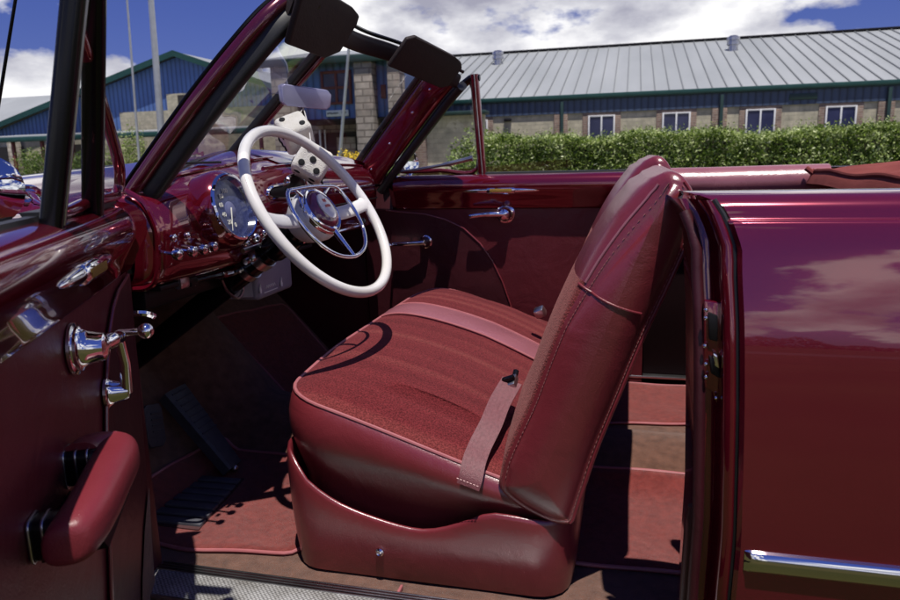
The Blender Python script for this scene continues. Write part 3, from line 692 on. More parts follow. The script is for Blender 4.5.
# knobs
for px, py in ((175, 254), (190, 251), (201, 249), (211, 246)):
    p = atX(px, py, -.883); q = p+Vc((-.035, 0, .004))
    mk('knob', [cyl(q, p, .004, 8), lathe([(.004, -.004), (.0115, 0), (.0125, .006), (.011, .013), (.006, .016), (0, .017)], p, (1, -.05, -.1), 18)], 'chrome', dash)
for px, py in ((174, 238), (188, 236)):
    p = atX(px, py, -.899); mk('indicator', [lathe([(.0085, -.004), (.008, .003), (.004, .005), (0, .005)], p, (1, 0, .05), 16)], 'chrome', dash)
# radio surround in the middle of the dash
q0 = lambda px, py: atX(px, py, -.905)
rb = [q0(270, 188), q0(287, 184), q0(288, 178), q0(294, 175), q0(303, 178), q0(306, 186), q0(309, 197), q0(272, 198)]
rbs = spl(rb, 5, True)
radio = mk('radio_surround', [tube(rbs, .0055, 8, True)], 'chrome', car)
mk('radio_face', [prism(rb, (-.012, 0, 0), .002)], 'lid', radio)
mk('radio_bar', [box(atX(300, 190, -.90), (.012, .16, .018), None, .005)], 'chrome', radio)
mk('trim_strip', [box(dpt(2.3, 21, 0, .004), (.008, .42, .012), None, .003)], 'chrome', dash)
mk('glovebox_seam', [tube([dpt(y, 24, 0, .001) for y in lin(2.02, 2.52, 10)], .0025, 6), tube([dpt(2.02, k, 0, .001) for k in range(18, 34)], .0025, 6)], 'black', dash)
# clutter under the dash
mk('sun_block_panel', [box((-1.31, 1.93, .988), (.60, 1.46, .02))], 'black', car)  # unseen panel added to stop sun leaking between dash and cowl
mk('under_dash_bracket', [box((-1.0, 1.62, .945), (.10, .74, .012), None, .003), box((-.97, 1.38, .942), (.03, .03, .03), None, .004), cyl((-.96, 1.30, .945), (-.955, 1.66, .952), .006, 8), box((-1.05, 1.5, .92), (.12, .5, .05), None, .01)], 'lid', car)
mk('brake_handle', [tube(spl([atX(196, 280, -.95), atX(215, 276, -.94), atX(234, 272, -.93), atX(248, 262, -.93)], 5), [.006]*6+[.009]*10, 8)], 'chrome', car)
mkn('cable', [tube(spl([atX(222, 280, -.97), atX(228, 292, -.97), atX(238, 298, -.97), atX(243, 290, -.97), atX(241, 282, -.97)], 6), .0035, 7), cyl(atX(193, 270, -.96), atX(194, 286, -.96), .0045, 8), cyl(atX(180, 268, -.955), atX(181, 286, -.96), .004, 8)], 'steel', car)
mk('bonnet_release', [box(atX(182, 282, -.955), (.02, .035, .03), None, .006), ball(atX(160, 279, -.95), .012, 12)], 'steel', car)
mk('hand_lever', [tube(spl([atX(132, 313, -1.02), atX(145, 313, -1.0), atX(156, 317, -.99)], 4), [.008]*8+[.003], 8)], 'chrome', car)

# ---- steering column, wheel
wa, wb = .583, -.118
wn = Vc((cos(wa)*cos(wb), cos(wa)*sin(wb), sin(wa))); wu = Vc((-sin(wb), cos(wb), 0)); wv = wn.cross(wu); wv = wv if wv.z > 0 else -wv
wc = Vc((-.705, 1.535, 1.086)); WR = .224
def W(u, v, h=0): return wc+wu*u+wv*v+wn*h
rim = mk('steering_wheel', [tube([W(WR*cos(a), WR*sin(a)) for a in lin(0, 2*pi, 96)[:-1]], .0130, 14, True)], 'ivory', car)
def spoke(sg):
    st_ = spl([W(sg*.218, 0, 0), W(sg*.20, -.002, -.004), W(sg*.15, -.006, -.014), W(sg*.09, -.006, -.022), W(sg*.045, -.004, -.024)], 5)
    ws = [.030-.012*min(1, k/4) if k < 5 else .018 for k in range(len(st_))]
    return loft([[p+wv*w*cos(a)+wn*w*.42*sin(a) for a in lin(0, 2*pi, 14)[:-1]] for p, w in zip(st_, ws)], True, True)
mk('wheel_spoke', spoke(1), 'ivory', rim); mk('wheel_spoke', spoke(-1), 'grey_plastic', rim)
mk('wheel_hub', [lathe([(.030, -.085), (.044, -.075), (.058, -.05), (.064, -.03), (.064, -.014), (.060, -.008)], W(0, 0), wn, 36)], 'grey_plastic', rim)
mk('hub_ring', [lathe([(.062, -.010), (.064, -.002), (.061, .005), (.056, .008), (.051, .007), (.050, .002)], W(0, 0), wn, 40)], 'chrome', rim)
mk('hub_lens', [lathe([(.051, .004), (.048, .010), (.040, .015), (.030, .0175), (.030, .012)], W(0, 0), wn, 40)], 'amber', rim)
mk('hub_medallion', [loft([[W(.031*r*cos(a)*.86, .034*r*sin(a), .017+h) for a in lin(0, 2*pi, 30)[:-1]] for r, h in ((1, 0), (.97, .002), (.6, .0035), (.02, .004))], True)], 'ivory', rim)
mk('hub_crest', [prism([W(-.011, -.004, .0205), W(.010, -.004, .0205), W(.013, .001, .0205), W(.004, .0035, .0205), W(-.009, .002, .0205)], wn*.0012), prism([W(-.006, .010, .0200), W(.006, .010, .0200), W(.008, .018, .0195), W(0, .022, .019), W(-.008, .018, .0195)], wn*.0012)], 'redtxt', rim, smooth=False)
hr = [W(-.105, .050, .012), W(-.06, .056, .012), W(0, .058, .012), W(.06, .056, .012), W(.105, .050, .012), W(.122, .022, .010), W(.128, -.02, .010), W(.112, -.075, .010), W(.07, -.118, .010), W(0, -.135, .010), W(-.07, -.118, .010), W(-.112, -.075, .010), W(-.128, -.02, .010), W(-.122, .022, .010)]
mk('horn_ring', [tube(spl(hr, 6, True), .0048, 10, True), tube([W(0, -.05, 0), W(0, -.134, .009)], [.008, .005], 10), tube([W(-.05, .04, .004), W(-.075, .054, .011)], .004, 8), tube([W(.05, .04, .004), W(.075, .054, .011)], .004, 8)], 'chrome', rim)
mk('steering_column', [cyl(W(0, 0, -.07), W(0, 0, -.80), .030, 20), lathe([(.036, -.10), (.038, -.12), (.036, -.17), (.031, -.18)], W(0, 0), wn, 24)], 'blackgloss', car)
mkn('column_clamp', [lathe([(.031, -.20), (.034, -.20), (.034, -.225), (.031, -.225)], W(0, 0), wn, 24), lathe([(.031, -.255), (.034, -.255), (.034, -.275), (.031, -.275)], W(0, 0), wn, 24)], 'steel', car)
s0 = atX(282, 240, -.86)
ts = mk('turn_signal', [tube([atX(245, 262, -.90), atX(262, 253, -.885), s0], [.008, .009, .006], 10), ball(atX(253, 258, -.88), .010, 12), ball(atX(258, 254, -.88), .009, 12), tube([atX(243, 251, -.88), atX(276, 240, -.88)], .006, 8)], 'steel', car)
mk('signal_lens', [ball(atX(263, 253, -.872), .014, 14, (1, 1.2, .85)), tube([atX(266, 252, -.872), atX(275, 246, -.865)], [.009, .005], 8)], 'orange', ts)
mkn('column_switch', [ball(atX(246+k*9, 243-((k*5) % 11), -.895), .010+.003*(k % 2), 12) for k in range(4)], 'chrome', car)
mk('gear_lever', [tube([W(.02, -.02, -.12), atX(365, 224, -.80)], [.006, .005], 8)], 'chrome', car)
mk('lever_knob', [ball(atX(362, 222, -.80), .013, 14)], 'black', car)
# heater box under the dash
hb = [atX(243, 262, -.965), atX(285, 240, -.965), atX(287, 289, -.965), atX(252, 301, -.965)]
hbp = [Vc((-.965, 1.665, .955)), Vc((-.965, 1.875, .955)), Vc((-.965, 1.875, .832)), Vc((-.965, 1.672, .832))]
heater = mk('heater_box', [prism(hbp, (-.16, .0, .0), .014, 3)], 'heater', car)
mk('heater_side', [prism([Vc((-.98, 1.668, .945)), Vc((-.98, 1.672, .842)), Vc((-1.05, 1.635, .842)), Vc((-1.05, 1.63, .945))], (0, .03, 0), .004)], 'heater', heater)
def flame(c, s):
    pts = [(-.5, -1), (.5, -1), (.75, -.3), (.35, .1), (.2, 1.1), (-.2, .3), (-.45, .5), (-.75, -.3)]
    return prism([c+Vc((0, a*s*.5, b*s)) for a, b in pts], (.003, 0, 0))
fm = lambda px, py: atX(px, py, -.963)
mk('heater_emblem', [flame(fm(260, 289), .012), flame(fm(281, 282), .012), tube(spl([fm(270.5, 285.5)+Vc((.0012, -.026+.0052*k, (.0045 if k % 2 else -.0035))) for k in range(11)], 4), .0009, 5), box(fm(271, 290)+Vc((0, 0, -.001)), (.002, .075, .0022))], 'white', heater, smooth=False)

# ---- pedals
mk('brake_pedal', [prism([atX(144, 409, -1.19), atX(147, 405, -1.19), atX(159, 403, -1.19), atX(162, 407, -1.19), atX(167, 440, -1.185), atX(164, 446, -1.185), atX(152, 448, -1.185), atX(149, 443, -1.185)], (-.02, 0, -.006), .004)]+[tube([atX(151+k*.6, 414+k*6, -1.187), atX(160+k*.6, 412+k*6, -1.187)], .0025, 6) for k in range(5)], 'pedal', car)
mk('brake_lever', [cyl((-1.22, 1.50, .52), (-1.36, 1.50, .42), .010, 8)], 'lid', car)
pa0, pa1 = Vc((-1.075, 1.64, .352)), Vc((-1.265, 1.665, .560))
dirp = (pa1-pa0).normalized(); nn = Vc((dirp.z, 0, -dirp.x)).normalized()
acc = mk('accelerator_pedal', [loft([[pa0.lerp(pa1, t)+Vc((0, w, 0))+nn*h for w, h in ((-.024-.016*t, -.022), (-.024-.016*t, .008), (-.018-.014*t, .014), (.03+.018*t, .014), (.038+.018*t, .008), (.038+.018*t, -.022))] for t in lin(0, 1, 8)], True, True)], 'pedal', car)
mk('pedal_ridge', [tube([pa0.lerp(pa1, t)+Vc((-.02, -.026, 0))*0+Vc((0, -.026, 0))+nn*.014, pa0.lerp(pa1, t)+Vc((0, .042, 0))+nn*.014], .003, 6) for t in lin(.45, .95, 7)], 'pedal', acc)
mk('pedal_hinge', [ball(pa0+Vc((.008, .0, .0)), .010, 10)], 'steel', acc)

# ---- doors ------------------------------------------------------
H0 = Vc((-.92, 1.10, 0)); TH = radians(62); ds = Vc((cos(TH), -sin(TH), 0)); dn = Vc((sin(TH), cos(TH), 0))
def near(s, off, z): return H0+ds*s+dn*off+Vc((0, 0, z))
def far(s, off, z): return Vc((-.92+s, 2.665-off, z))
PANEL = [(.33, -.020), (.45, -.015), (.6, -.006), (.76, 0), (.9, .004), (1.004, .007)]
GARN = [(.0065, 1.004), (.014, 1.007), (.020, 1.018), (.029, 1.038), (.041, 1.060), (.050, 1.080), (.051, 1.098), (.045, 1.115), (.033, 1.127), (.017, 1.133), (.002, 1.135)]
def poff(z):
    for (z0, o0), (z1, o1) in zip(PANEL, PANEL[1:]):
        if z <= z1: return o0+(o1-o0)*(z-z0)/(z1-z0)
    return PANEL[-1][1]
def build_door(fn, L0, Ln, cfg, label=None, flip=False):
    door = mk('door', loft([[fn(s, -.035, .33), fn(s, -.095, .34), fn(s, -.125, .5), fn(s, -.13, .75), fn(s, -.115, .95), fn(s, -.085, 1.08), fn(s, -.058, 1.128), fn(s, -.038, 1.134)] for s in lin(L0, Ln, 14)]), 'paint', car)
    if label: door['label'] = label
    # edges of the door shell
    def edge_poly(s): return [fn(s, o, z) for z, o in PANEL]+[fn(s, o, z) for o, z in GARN]+[fn(s, -.038, 1.134), fn(s, -.058, 1.128), fn(s, -.085, 1.08), fn(s, -.115, .95), fn(s, -.13, .75), fn(s, -.125, .5), fn(s, -.095, .34), fn(s, -.035, .33)]
    mkn('door_edge', [([p for p in edge_poly(L0)], [tuple(range(len(edge_poly(L0))))]), ([p for p in edge_poly(Ln)], [tuple(range(len(edge_poly(Ln))))])], 'paint_in', door, smooth=False)
    mk('trim_panel', loft([[fn(s, poff(z)+.0015*sin(s*9+z*5), z) for z in lin(.332, 1.003, 22)] for s in lin(L0+.004, Ln-.004, 30)]), 'vinyl_door_shade', door)
    mk('belt_moulding', loft([[Vc(p) for p in spl([fn(s, (o-.02*max(0, (cfg['round']-s)/cfg['round'])**2 if s < cfg['round'] else o), z) for o, z in GARN], 4)] for s in [L0+.001, L0+.01, L0+.02]+lin(L0+.04, Ln-.002, 40)]), 'paint_in', door)
    mk('window_channel', [loft([[fn(s, .004, 1.1345), fn(s, .002, 1.141), fn(s, -.010, 1.142), fn(s, -.012, 1.128), fn(s, -.026, 1.128), fn(s, -.028, 1.142), fn(s, -.04, 1.140), fn(s, -.042, 1.130)] for s in lin(cfg['div'][0]-.02, Ln, 10)])], 'black', door)
    # curved lower panel
    q = cfg['kick']
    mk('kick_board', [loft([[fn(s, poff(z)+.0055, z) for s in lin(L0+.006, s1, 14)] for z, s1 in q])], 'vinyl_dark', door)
    mk('kick_piping', tube([fn(s1, poff(z)+.006, z) for z, s1 in q], .003, 7), 'vinyl', door)
    # nameplate: long pointed chrome bar with a gold centre
    a, b, zc, o = cfg['plate']
    pr = []
    for t in lin(0, 1, 24):
        s = a+(b-a)*t; w = .0115*min(1, (t/.35)**.6 if t < .35 else 1, ((1-t)/.35)**.6 if t > .65 else 1)+.0008
        pr.append([fn(s, o+.011*min(1, w/.011)*sin(k*pi/6)+.001, zc-w*cos(k*pi/6)) for k in range(7)])
    pl = mk('nameplate', loft(pr), 'chrome', door)
    m0 = (a+b)/2; c = []
    for s in (m0-.055, m0-.05, m0+.05, m0+.055):
        e = .8 if abs(s-m0) > .052 else 1
        c.append([fn(s, o+.013*sin(k*pi/6)*e+.001, zc-.015*e*cos(k*pi/6)) for k in range(7)])
    mk('plate_centre', loft(c), 'chrome', door)
    mk('gold_inlay', [loft([[fn(s, o+.0143, zc-.0065), fn(s, o+.0148, zc), fn(s, o+.0143, zc+.0065)] for s in (m0-.042, m0+.042)])], 'gold', door)
    # inside handle: stepped boss and a lever that points to the hinge
    hs, hz, ho = cfg['handle']; n_ = (fn(0, 1, 0)-fn(0, 0, 0)).normalized(); c_ = fn(hs, ho, hz)
    hd = mk('door_handle', [lathe([(.036, 0), (.036, .004), (.031, .006), (.031, .010), (.026, .013), (.0225, .022), (.020, .034), (.019, .040), (.012, .044), (0, .045)], c_, n_, 30)], 'chrome', door)
    mk('handle_lever', [tube(spl([fn(hs+.006, ho+.030, hz), fn(hs-.16*cfg['lever'], ho+.037, hz+.001), fn(hs-.44*cfg['lever'], ho+.043, hz+.001), fn(hs-.72*cfg['lever'], ho+.044, hz-.002), fn(hs-.94*cfg['lever'], ho+.043, hz-.006), fn(hs-cfg['lever'], ho+.042, hz-.007)], 4), [.014]*3+[.0115]*6+[.0095]*8+[.009, .008, .0065, .0035], 12)], 'chrome', door)
    # window crank
    cs, cz, co, (ks, kz) = cfg['crank']; c_ = fn(cs, co, cz)
    ck = mk('window_crank', [lathe([(.026, 0), (.026, .004), (.022, .006), (.019, .012), (.015, .026), (.012, .034), (0, .036)], c_, n_, 26)], 'chrome', door)
    kk = fn(ks, co+.036, kz); jj = fn(cs, co+.030, cz)
    mk('crank_arm', [tube([jj, jj.lerp(kk, .5)+n_*.004, kk], [.010, .0085, .008], 10), cyl(kk, kk+n_*.030, .0055, 10), ball(kk+n_*.040, .0125, 18)], 'chrome', door)
    # division bar, vent window
    (s0, s1, zt_), (o0, o1) = cfg['div'], cfg['tumble']
    mk('division_bar', [sweep([fn(s0, o0, 1.12), fn(s1, o1, zt_)], rsec(cfg['bw'], cfg['bw']*.9, .3), fn(1, 0, 0)-fn(0, 0, 0))], cfg['bm'], door)
    mk('bar_channel', [tube([fn(s0+.001, o0+cfg['bw']*.5, 1.13), fn(s1+.001, o1+cfg['bw']*.5, zt_)], .0022, 6), tube([fn(s0-cfg['bw']*.5, o0+.002, 1.13), fn(s1-cfg['bw']*.5, o1+.002, zt_)], .0022, 6)], 'steel', door)
    om = lambda z: o0+(o1-o0)*(z-1.13)/(zt_-1.13)
    V_ = [fn(s, om(z)-.010, z) for s, z in cfg['vent']]
    vp = spl(V_, 5, True)
    vf = mk('vent_window', [sweep(vp, rsec(.019, .016, .4), n_, True)], cfg['vm'], door)
    mk('vent_glass', [(V_, [tuple(range(len(V_)))])], 'glass', door, smooth=False)
    return door, n_
kick_far = [(1.0, -.02), (.995, .03), (.985, .14), (.965, .22), (.93, .295), (.87, .36), (.80, .408), (.72, .445), (.63, .475), (.5, .505), (.34, .52)]
kick_near = [(z, s*.62) for z, s in kick_far]
kick_near[0] = (1.0, .0)
nd, nn_ = build_door(near, -.03, 1.08, dict(round=.10, kick=kick_near, plate=(.25, .53, 1.066, .044), handle=(.380, .957, .010), crank=(.225, .843, .006, (.262, .948)),
    div=(.44, .45, 1.62), tumble=(.02, .13), bw=.030, bm='blackgloss', vm='paint_in', lever=.078, vent=[(.405, 1.148), (.20, 1.148), (.06, 1.148), (.018, 1.152), (.008, 1.175), (.05, 1.215), (.22, 1.30), (.38, 1.375), (.412, 1.392), (.414, 1.37), (.408, 1.25)]), 'driver door swung open')
fd, fn_ = build_door(far, -.12, .985, dict(round=.001, kick=kick_far, plate=(.262, .640, 1.075, .040), handle=(.462, .985, .010), crank=(.140, .875, .006, (.012, .868)),
    div=(.372, .352, 1.50), tumble=(-.01, .02), bw=.030, bm='paint_in', vm='paint_in', lever=.135, vent=[(.35, 1.158), (.20, 1.152), (.08, 1.150), (.035, 1.154), (.022, 1.175), (.05, 1.22), (.18, 1.345), (.315, 1.465), (.338, 1.465), (.345, 1.40)]), 'closed passenger door')
mk('vent_head', [tube([far(.372, .018, 1.487), far(.335, .018, 1.487), far(.28, .018, 1.45), far(.15, .01, 1.325), far(.02, 0, 1.20), far(-.02, 0, 1.155)], .012, 8)], 'blackgloss', fd)
# the near vent window's upright and its base pad
mk('vent_post', [sweep([near(.225, .018, 1.12), near(.415, .122, 1.62)], rsec(.026, .03, .35), ds)], 'blackgloss', nd)
mk('vent_pad', [loft([[near(s, -.01, 1.128), near(s, .012, 1.134), near(s, .012, 1.146), near(s, -.02, 1.146)] for s in lin(.02, .42, 8)], True, True)], 'black', nd)
# armrest: an upholstered pad held off the door by two ribbed black end brackets
AX = [(.455, .022, .826), (.432, .030, .822), (.416, .043, .817), (.420, .056, .814), (.45, .062, .814), (.50, .062, .813), (.55, .061, .809), (.59, .058, .805), (.615, .054, .802), (.635, .048, .799), (.642, .040, .797)]
axp = spl([near(*a) for a in AX], 4); na = len(axp); secs = []
for i, p in enumerate(axp):
    f_ = i/(na-1); k = max(.02, 1-abs(2*f_-1)**7)**.5; k = max(.3 if f_ > .5 else .75, k); h = .030*k; w = (.030-.004*f_)*k
    ring = []
    for a in lin(0, 2*pi, 24)[:-1]:
        ca, sa = cos(a), sin(a); ex = .72
        ring.append(p+dn*w*(abs(ca)**ex*(1 if ca > 0 else -1))+Vc((0, 0, h*(abs(sa)**ex*(1 if sa > 0 else -1)*(1 if sa > 0 else .8)))))
    secs.append(ring)
arm = mk('armrest', loft(secs, True, True), 'vinyl_red', nd, ang=70)
for s_, z_ in ((.448, .815), (.592, .794)):
    c_ = near(s_, .022, z_); rt_ = Matrix((ds, dn, Vc((0, 0, 1)))).transposed()
    mk('armrest_bracket', [box(c_, (.036, .056, .048), rt_, .009, 3)], 'blackgloss', nd)
    mkn('bracket_rib', [sweep([c_+ds*a+dn*b+Vc((0, 0, c)) for a, b, c in [(x_, o_, z2) for x_, z2 in rsec(.0375, .0495, .2, 3)]], rsec(.003, .003, .3, 2), dn, True) for o_ in (-.018, -.004, .010)], 'steel', nd)
mk('armrest_base', [loft([[near(s_, .004, z0), near(s_, .07, z0-.004), near(s_, .076, z0-.014), near(s_, .004, z0-.022)] for s_, z0 in ((.46, .786), (.5, .785), (.55, .781), (.585, .779))], True, True)], 'blackgloss', nd)
# kick carpet at the door's lower front
mk('door_carpet', [loft([[near(s, poff(z)+.009, z) for z in lin(.34, z1, 8)] for s, z1 in ((-.026, .56), (.0, .54), (.04, .50), (.09, .42), (.12, .35))])], 'carpet', nd)
# outside mirrors
def doorpx(px, py, off):
    d = ray(px, py); o = Vc((0, 0, CZ)); q = H0+dn*off; return o+d*((q-o).dot(dn)/d.dot(dn))
m0, m1, m2 = doorpx(-14, 193, -.13), doorpx(8, 198, -.13), doorpx(37, 206, -.13)
mkn('side_mirror', [tube(spl([m0, m1, m1.lerp(m2, .6), m2], 5), [.024]*5+[.021]*4+[.017, .015, .013, .012, .011, .010, .004], 14), lathe([(0, -.04), (.030, -.035), (.048, -.015), (.055, .008), (.050, .012)], doorpx(-16, 190, -.14), m2-m0, 26), tube(spl([m2.lerp(m1, .3), doorpx(18, 190, -.12), doorpx(34, 189, -.11), doorpx(44, 200, -.10), doorpx(47, 216, -.08)], 5), .006, 8)], 'chrome', nd)
fmx = atY(410, 163, 2.93)
mk('side_mirror', [lathe([(0, -.05), (.03, -.045), (.048, -.02), (.052, 0), (.047, .006), (.044, .004), (0, .004)], fmx, (.85, -.5, .05), 26), cyl(fmx+Vc((0, 0, -.04)), fmx+Vc((.02, -.1, -.10)), .008, 8)], 'chrome', fd)
mk('vent_handle', [tube(spl([far(.03, .02, 1.148), far(.12, .022, 1.158), far(.24, .024, 1.176), far(.34, .026, 1.196)], 5), [.004]*4+[.006]*6+[.009]*5+[.012], 10)], 'steel', fd)
# antenna on the near fender
a0, a1 = atY(-4, 120, 1.25), atY(17, -10, 1.25)
mk('antenna', [tube([a0+(a0-a1)*.6, a0, a1+(a1-a0)*.4], [.004, .0036, .003], 8)], 'blackgloss', car)

# ================================================================== things in the car
def mat_thing(label, fnz, loop, name='floor_mat'):
    n = len(loop); c = sum((Vc((x, y, 0)) for x, y in loop), Vc())/n
    o = thing(name, label, 'floor mat', (c.x, c.y, fnz(c.x, c.y).z), 'floor mats lying on the carpet')
    rings = []
    for s, up in ((1.0, .0), (1.0, .006), (.985, .0095), (.9, .010), (.75, .010), (.55, .010), (.35, .010), (.15, .010), (.01, .010)):
        r = []
        for x, y in loop:
            X_, Y_ = c.x+(x-c.x)*s, c.y+(y-c.y)*s; p = fnz(X_, Y_); r.append(p+Vc((0, 0, up+.0012*sin(X_*31+Y_*17))))
        rings.append(r)
    mk('pile', loft(rings, True), 'mat', o, ang=70)
    mk('binding', tube([fnz(x, y)+Vc((0, 0, .007)) for x, y in loop], .0048, 8, True), 'welt', o)
    return o
def rl(poly, m=110, r=.03):
    P = [Vc((x, y, 0)) for x, y in poly]; out = []; n = len(P)
    for i in range(n):
        a, b, c = P[i-1], P[i], P[(i+1) % n]; u = (a-b).normalized()*r; v = (c-b).normalized()*r
        for t in lin(0, 1, 5): out.append(((b+u).lerp(b, t).lerp(b.lerp(b+v, t), t).x, (b+u).lerp(b, t).lerp(b.lerp(b+v, t), t).y))
    return densify(out, m)
def flm(x, y):
    return fl(x, max(y, 1.24))
dm = mat_thing('red driver floor mat with black ribbed heel pad under the steering wheel', flm, rl([(-1.22, 1.30), (-.98, 1.275), (-.72, 1.312), (-.66, 1.78), (-1.20, 1.78)]))
hp = [(-1.20, 1.37), (-1.01, 1.375), (-1.075, 1.64), (-1.22, 1.63)]
hps = [box((-1.074-.003*k, 1.375+.037*k, flm(-1.08, 1.375+.037*k).z+.0155), (.150-.005*k, .026, .009), Matrix.Rotation(radians(2), 3, 'Z'), .002) for k in range(7)]
mk('heel_pad', [prism([flm(-1.15, 1.35)+Vc((0, 0, .0095)), flm(-.995, 1.352)+Vc((0, 0, .0095)), flm(-1.03, 1.625)+Vc((0, 0, .0095)), flm(-1.15, 1.615)+Vc((0, 0, .0095))], (0, 0, .0022), 0)], 'padrub', dm); mkn('pad_rib', hps, 'padrib', dm)
mat_thing('dark red passenger floor mat on the sloping toe board beyond the tunnel', flm, rl([(-1.46, 2.20), (-1.10, 2.14), (-.95, 2.62), (-1.42, 2.66)]))
mat_thing('red rear floor mat nearest the open doorway, directly behind the front seat', flm, rl([(-.30, 1.40), (.14, 1.41), (.30, 1.42), (.30, 1.83), (-.30, 1.83)]))
mat_thing('red rear floor mat on the far side of the tunnel, half in shade', flm, rl([(-.30, 2.21), (.30, 2.30), (.30, 2.68), (-.30, 2.68)]))

PIPS = {1: [(0, 0)], 2: [(-1, -1), (1, 1)], 3: [(-1, 1), (0, 0), (1, -1)], 4: [(-1, -1), (-1, 1), (1, -1), (1, 1)], 5: [(-1, -1), (-1, 1), (1, -1), (1, 1), (0, 0)], 6: [(-1, -1), (-1, 0), (-1, 1), (1, -1), (1, 0), (1, 1)]}
def die(label, loc, rot, size, front, top, side):
    o = thing('fuzzy_die', label, 'plush dice', loc, 'plush dice hanging from the mirror')
    bm = bmesh.new(); bmesh.ops.create_cube(bm, size=size); bmesh.ops.bevel(bm, geom=bm.edges[:], offset=size*.17, segments=5, profile=.5, affect='EDGES')
    bmesh.ops.subdivide_edges(bm, edges=[e for e in bm.edges if e.calc_length() > size*.3], cuts=5, use_grid_fill=True)
    for v in bm.verts:
        v.co *= 1+.05*(1-max(abs(v.co.x), abs(v.co.y), abs(v.co.z))/v.co.length)*0; v.co += Vc((random.gauss(0, 1), random.gauss(0, 1), random.gauss(0, 1)))*size*.004
    v_, f_ = frompm(bm); v_ = [p+Vc(loc) for p in v_]
    mk('plush_body', (v_, f_), 'plush', o)
    h = size/2+.0006; q = size*.25; dots = []
    faces = {(0, -1, 0): PIPS[front], (1, 0, 0): PIPS[side], (0, 0, 1): PIPS[top], (0, 1, 0): PIPS[7-front], (-1, 0, 0): PIPS[7-side], (0, 0, -1): PIPS[7-top]}
    for nrm, ps in faces.items():
        n = Vc(nrm); u = Vc((n.y, n.z, n.x)); v = n.cross(u)
        for a, b in ps:
            dots.append(lathe([(size*.10, -.001), (size*.10, .0012), (size*.07, .002), (0, .0022)], Vc(loc)+n*h+u*a*q+v*b*q, n, 16))
    mkn('dot', dots, 'dot', o)
    o.rotation_euler = rot
    top = mm+Vc((-.01, 0, -.02)); a_ = Vc(loc)+Matrix.Rotation(0, 3, 'X') @ Vc((0, 0, size*.62)); Ri = Matrix.Identity(3)
    from mathutils import Euler
    Ri = Euler(rot).to_matrix().inverted(); pth = [Vc(loc)+Ri @ (p-Vc(loc)) for p in (Vc(loc)+Vc((0, 0, size*.3)), a_, a_.lerp(top, .5)+Vc((.004, 0, -.006)), top)]
    mk('cord', [tube(spl(pth, 5), .0016, 6)], 'ivory', o)
    return o
die('white plush die with black dots, upper of the two hanging under the mirror', atY(295, 133, 1.90), (radians(38), radians(-20), radians(38)), .086, 3, 2, 1)
die('white plush die with black dots, lower of the two against the dashboard top', atY(312, 163, 1.85), (radians(-14), radians(33), radians(22)), .092, 5, 3, 2)

# ================================================================== THE PLACE
gv = []
struct(mk('ground', [grid(lambda x, y: Vc((x, y, 0)), [-600, -200, -80, -40, -15, -5, 0, 5, 15, 40, 80, 200, 600], [-600, -200, -80, -30, -10, 0, 10, 30, 80, 200, 600])], 'grass'))
struct(mk('path', [box((-6, 27.5, .004+.0), (70, 4.5, .012))], 'concrete'))
struct(mk('lawn', [grid(lambda x, y: Vc((x, y, .004+.03*max(0, y-9)/16)), lin(-60, 40, 20), lin(8, 24.9, 8))], 'lawn'))
struct(mk('road', [box((0, -26, .006), (400, 7, .012))], 'trackdirt'))

# ---- long metal-roofed wing behind the hedge
EY, EZ, WY = 34.20, 3.83, 34.
XL, XR = -17., 26.
RY, RZ = 46., 7.5
wing = thing('school_wing', 'long cream block school wing with grey standing seam roof behind the hedge', 'building', (4, 40, 0))
mk('wall', [box(((XL+XR)/2, WY+.15, 1.53), (XR-XL, .3, 3.06))], 'block', wing)
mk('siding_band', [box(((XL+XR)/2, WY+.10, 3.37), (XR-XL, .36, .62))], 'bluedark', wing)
mk('rear_wall', [box(((XL+XR)/2, 58, 1.8), (XR-XL, .3, 3.6))], 'block', wing)
rf = mk('roof', [prism([(XL, EY-.25, EZ-.05), (XR, EY-.25, EZ-.05), (XR, RY, RZ), (XL, RY, RZ)], (0, 0, .08)), prism([(XL, 59, EZ-.05), (XR, 59, EZ-.05), (XR, RY+.01, RZ), (XL, RY+.01, RZ)], (0, 0, .08))], 'roof', wing)
sl = (RZ-EZ+.05)/(RY-EY+.25)
sm = []
x = XL+.3
while x < XR:
    sm.append(prism([(x-.024, EY-.24, EZ+.03), (x+.024, EY-.24, EZ+.03), (x+.024, RY, RZ+.08), (x-.024, RY, RZ+.08)], (0, 0, .055))); x += .61
mk('roof_seam', sm, 'seam', rf)
mk('ridge_cap', [box(((XL+XR)/2, RY, RZ+.12), (XR-XL, .5, .12), None, .03)], 'lid', rf)
mk('gutter', [box(((XL+XR)/2, EY-.34, EZ-.03), (XR-XL, .18, .20), None, .03)], 'green', wing)
mk('soffit', [box(((XL+XR)/2, 33.90, EZ-.14), (XR-XL, .20, .04))], 'dkgreen', wing)
for px, py in ((498, 61), (732, 66)):
    yy = 42.6; c = atY(px, py, yy); zr = EZ+sl*(c.y-EY)
    vt = mk('roof_vent', [cyl((c.x, yy, zr-.1), (c.x, yy, zr+.38), .24, 18)], 'steel', rf)
    vt.parent = wing
    mk('vent_cap', [lathe([(.24, .34), (.33, .38), (.33, .52), (.27, .54), (.27, .60), (.34, .62), (.34, .76), (.2, .86), (0, .88)], (c.x, yy, zr), (0, 0, 1), 20)], 'steel', vt)
wins = [(459, 492), (589, 614.5), (664.5, 688.5), (747, 774), (826.5, 855)]
wx = []
for a, b in wins:
    xa, xb = atY(a, 112, WY).x, atY(b, 112, WY).x; m_ = (xa+xb)/2; hw = .58; wx.append(m_)
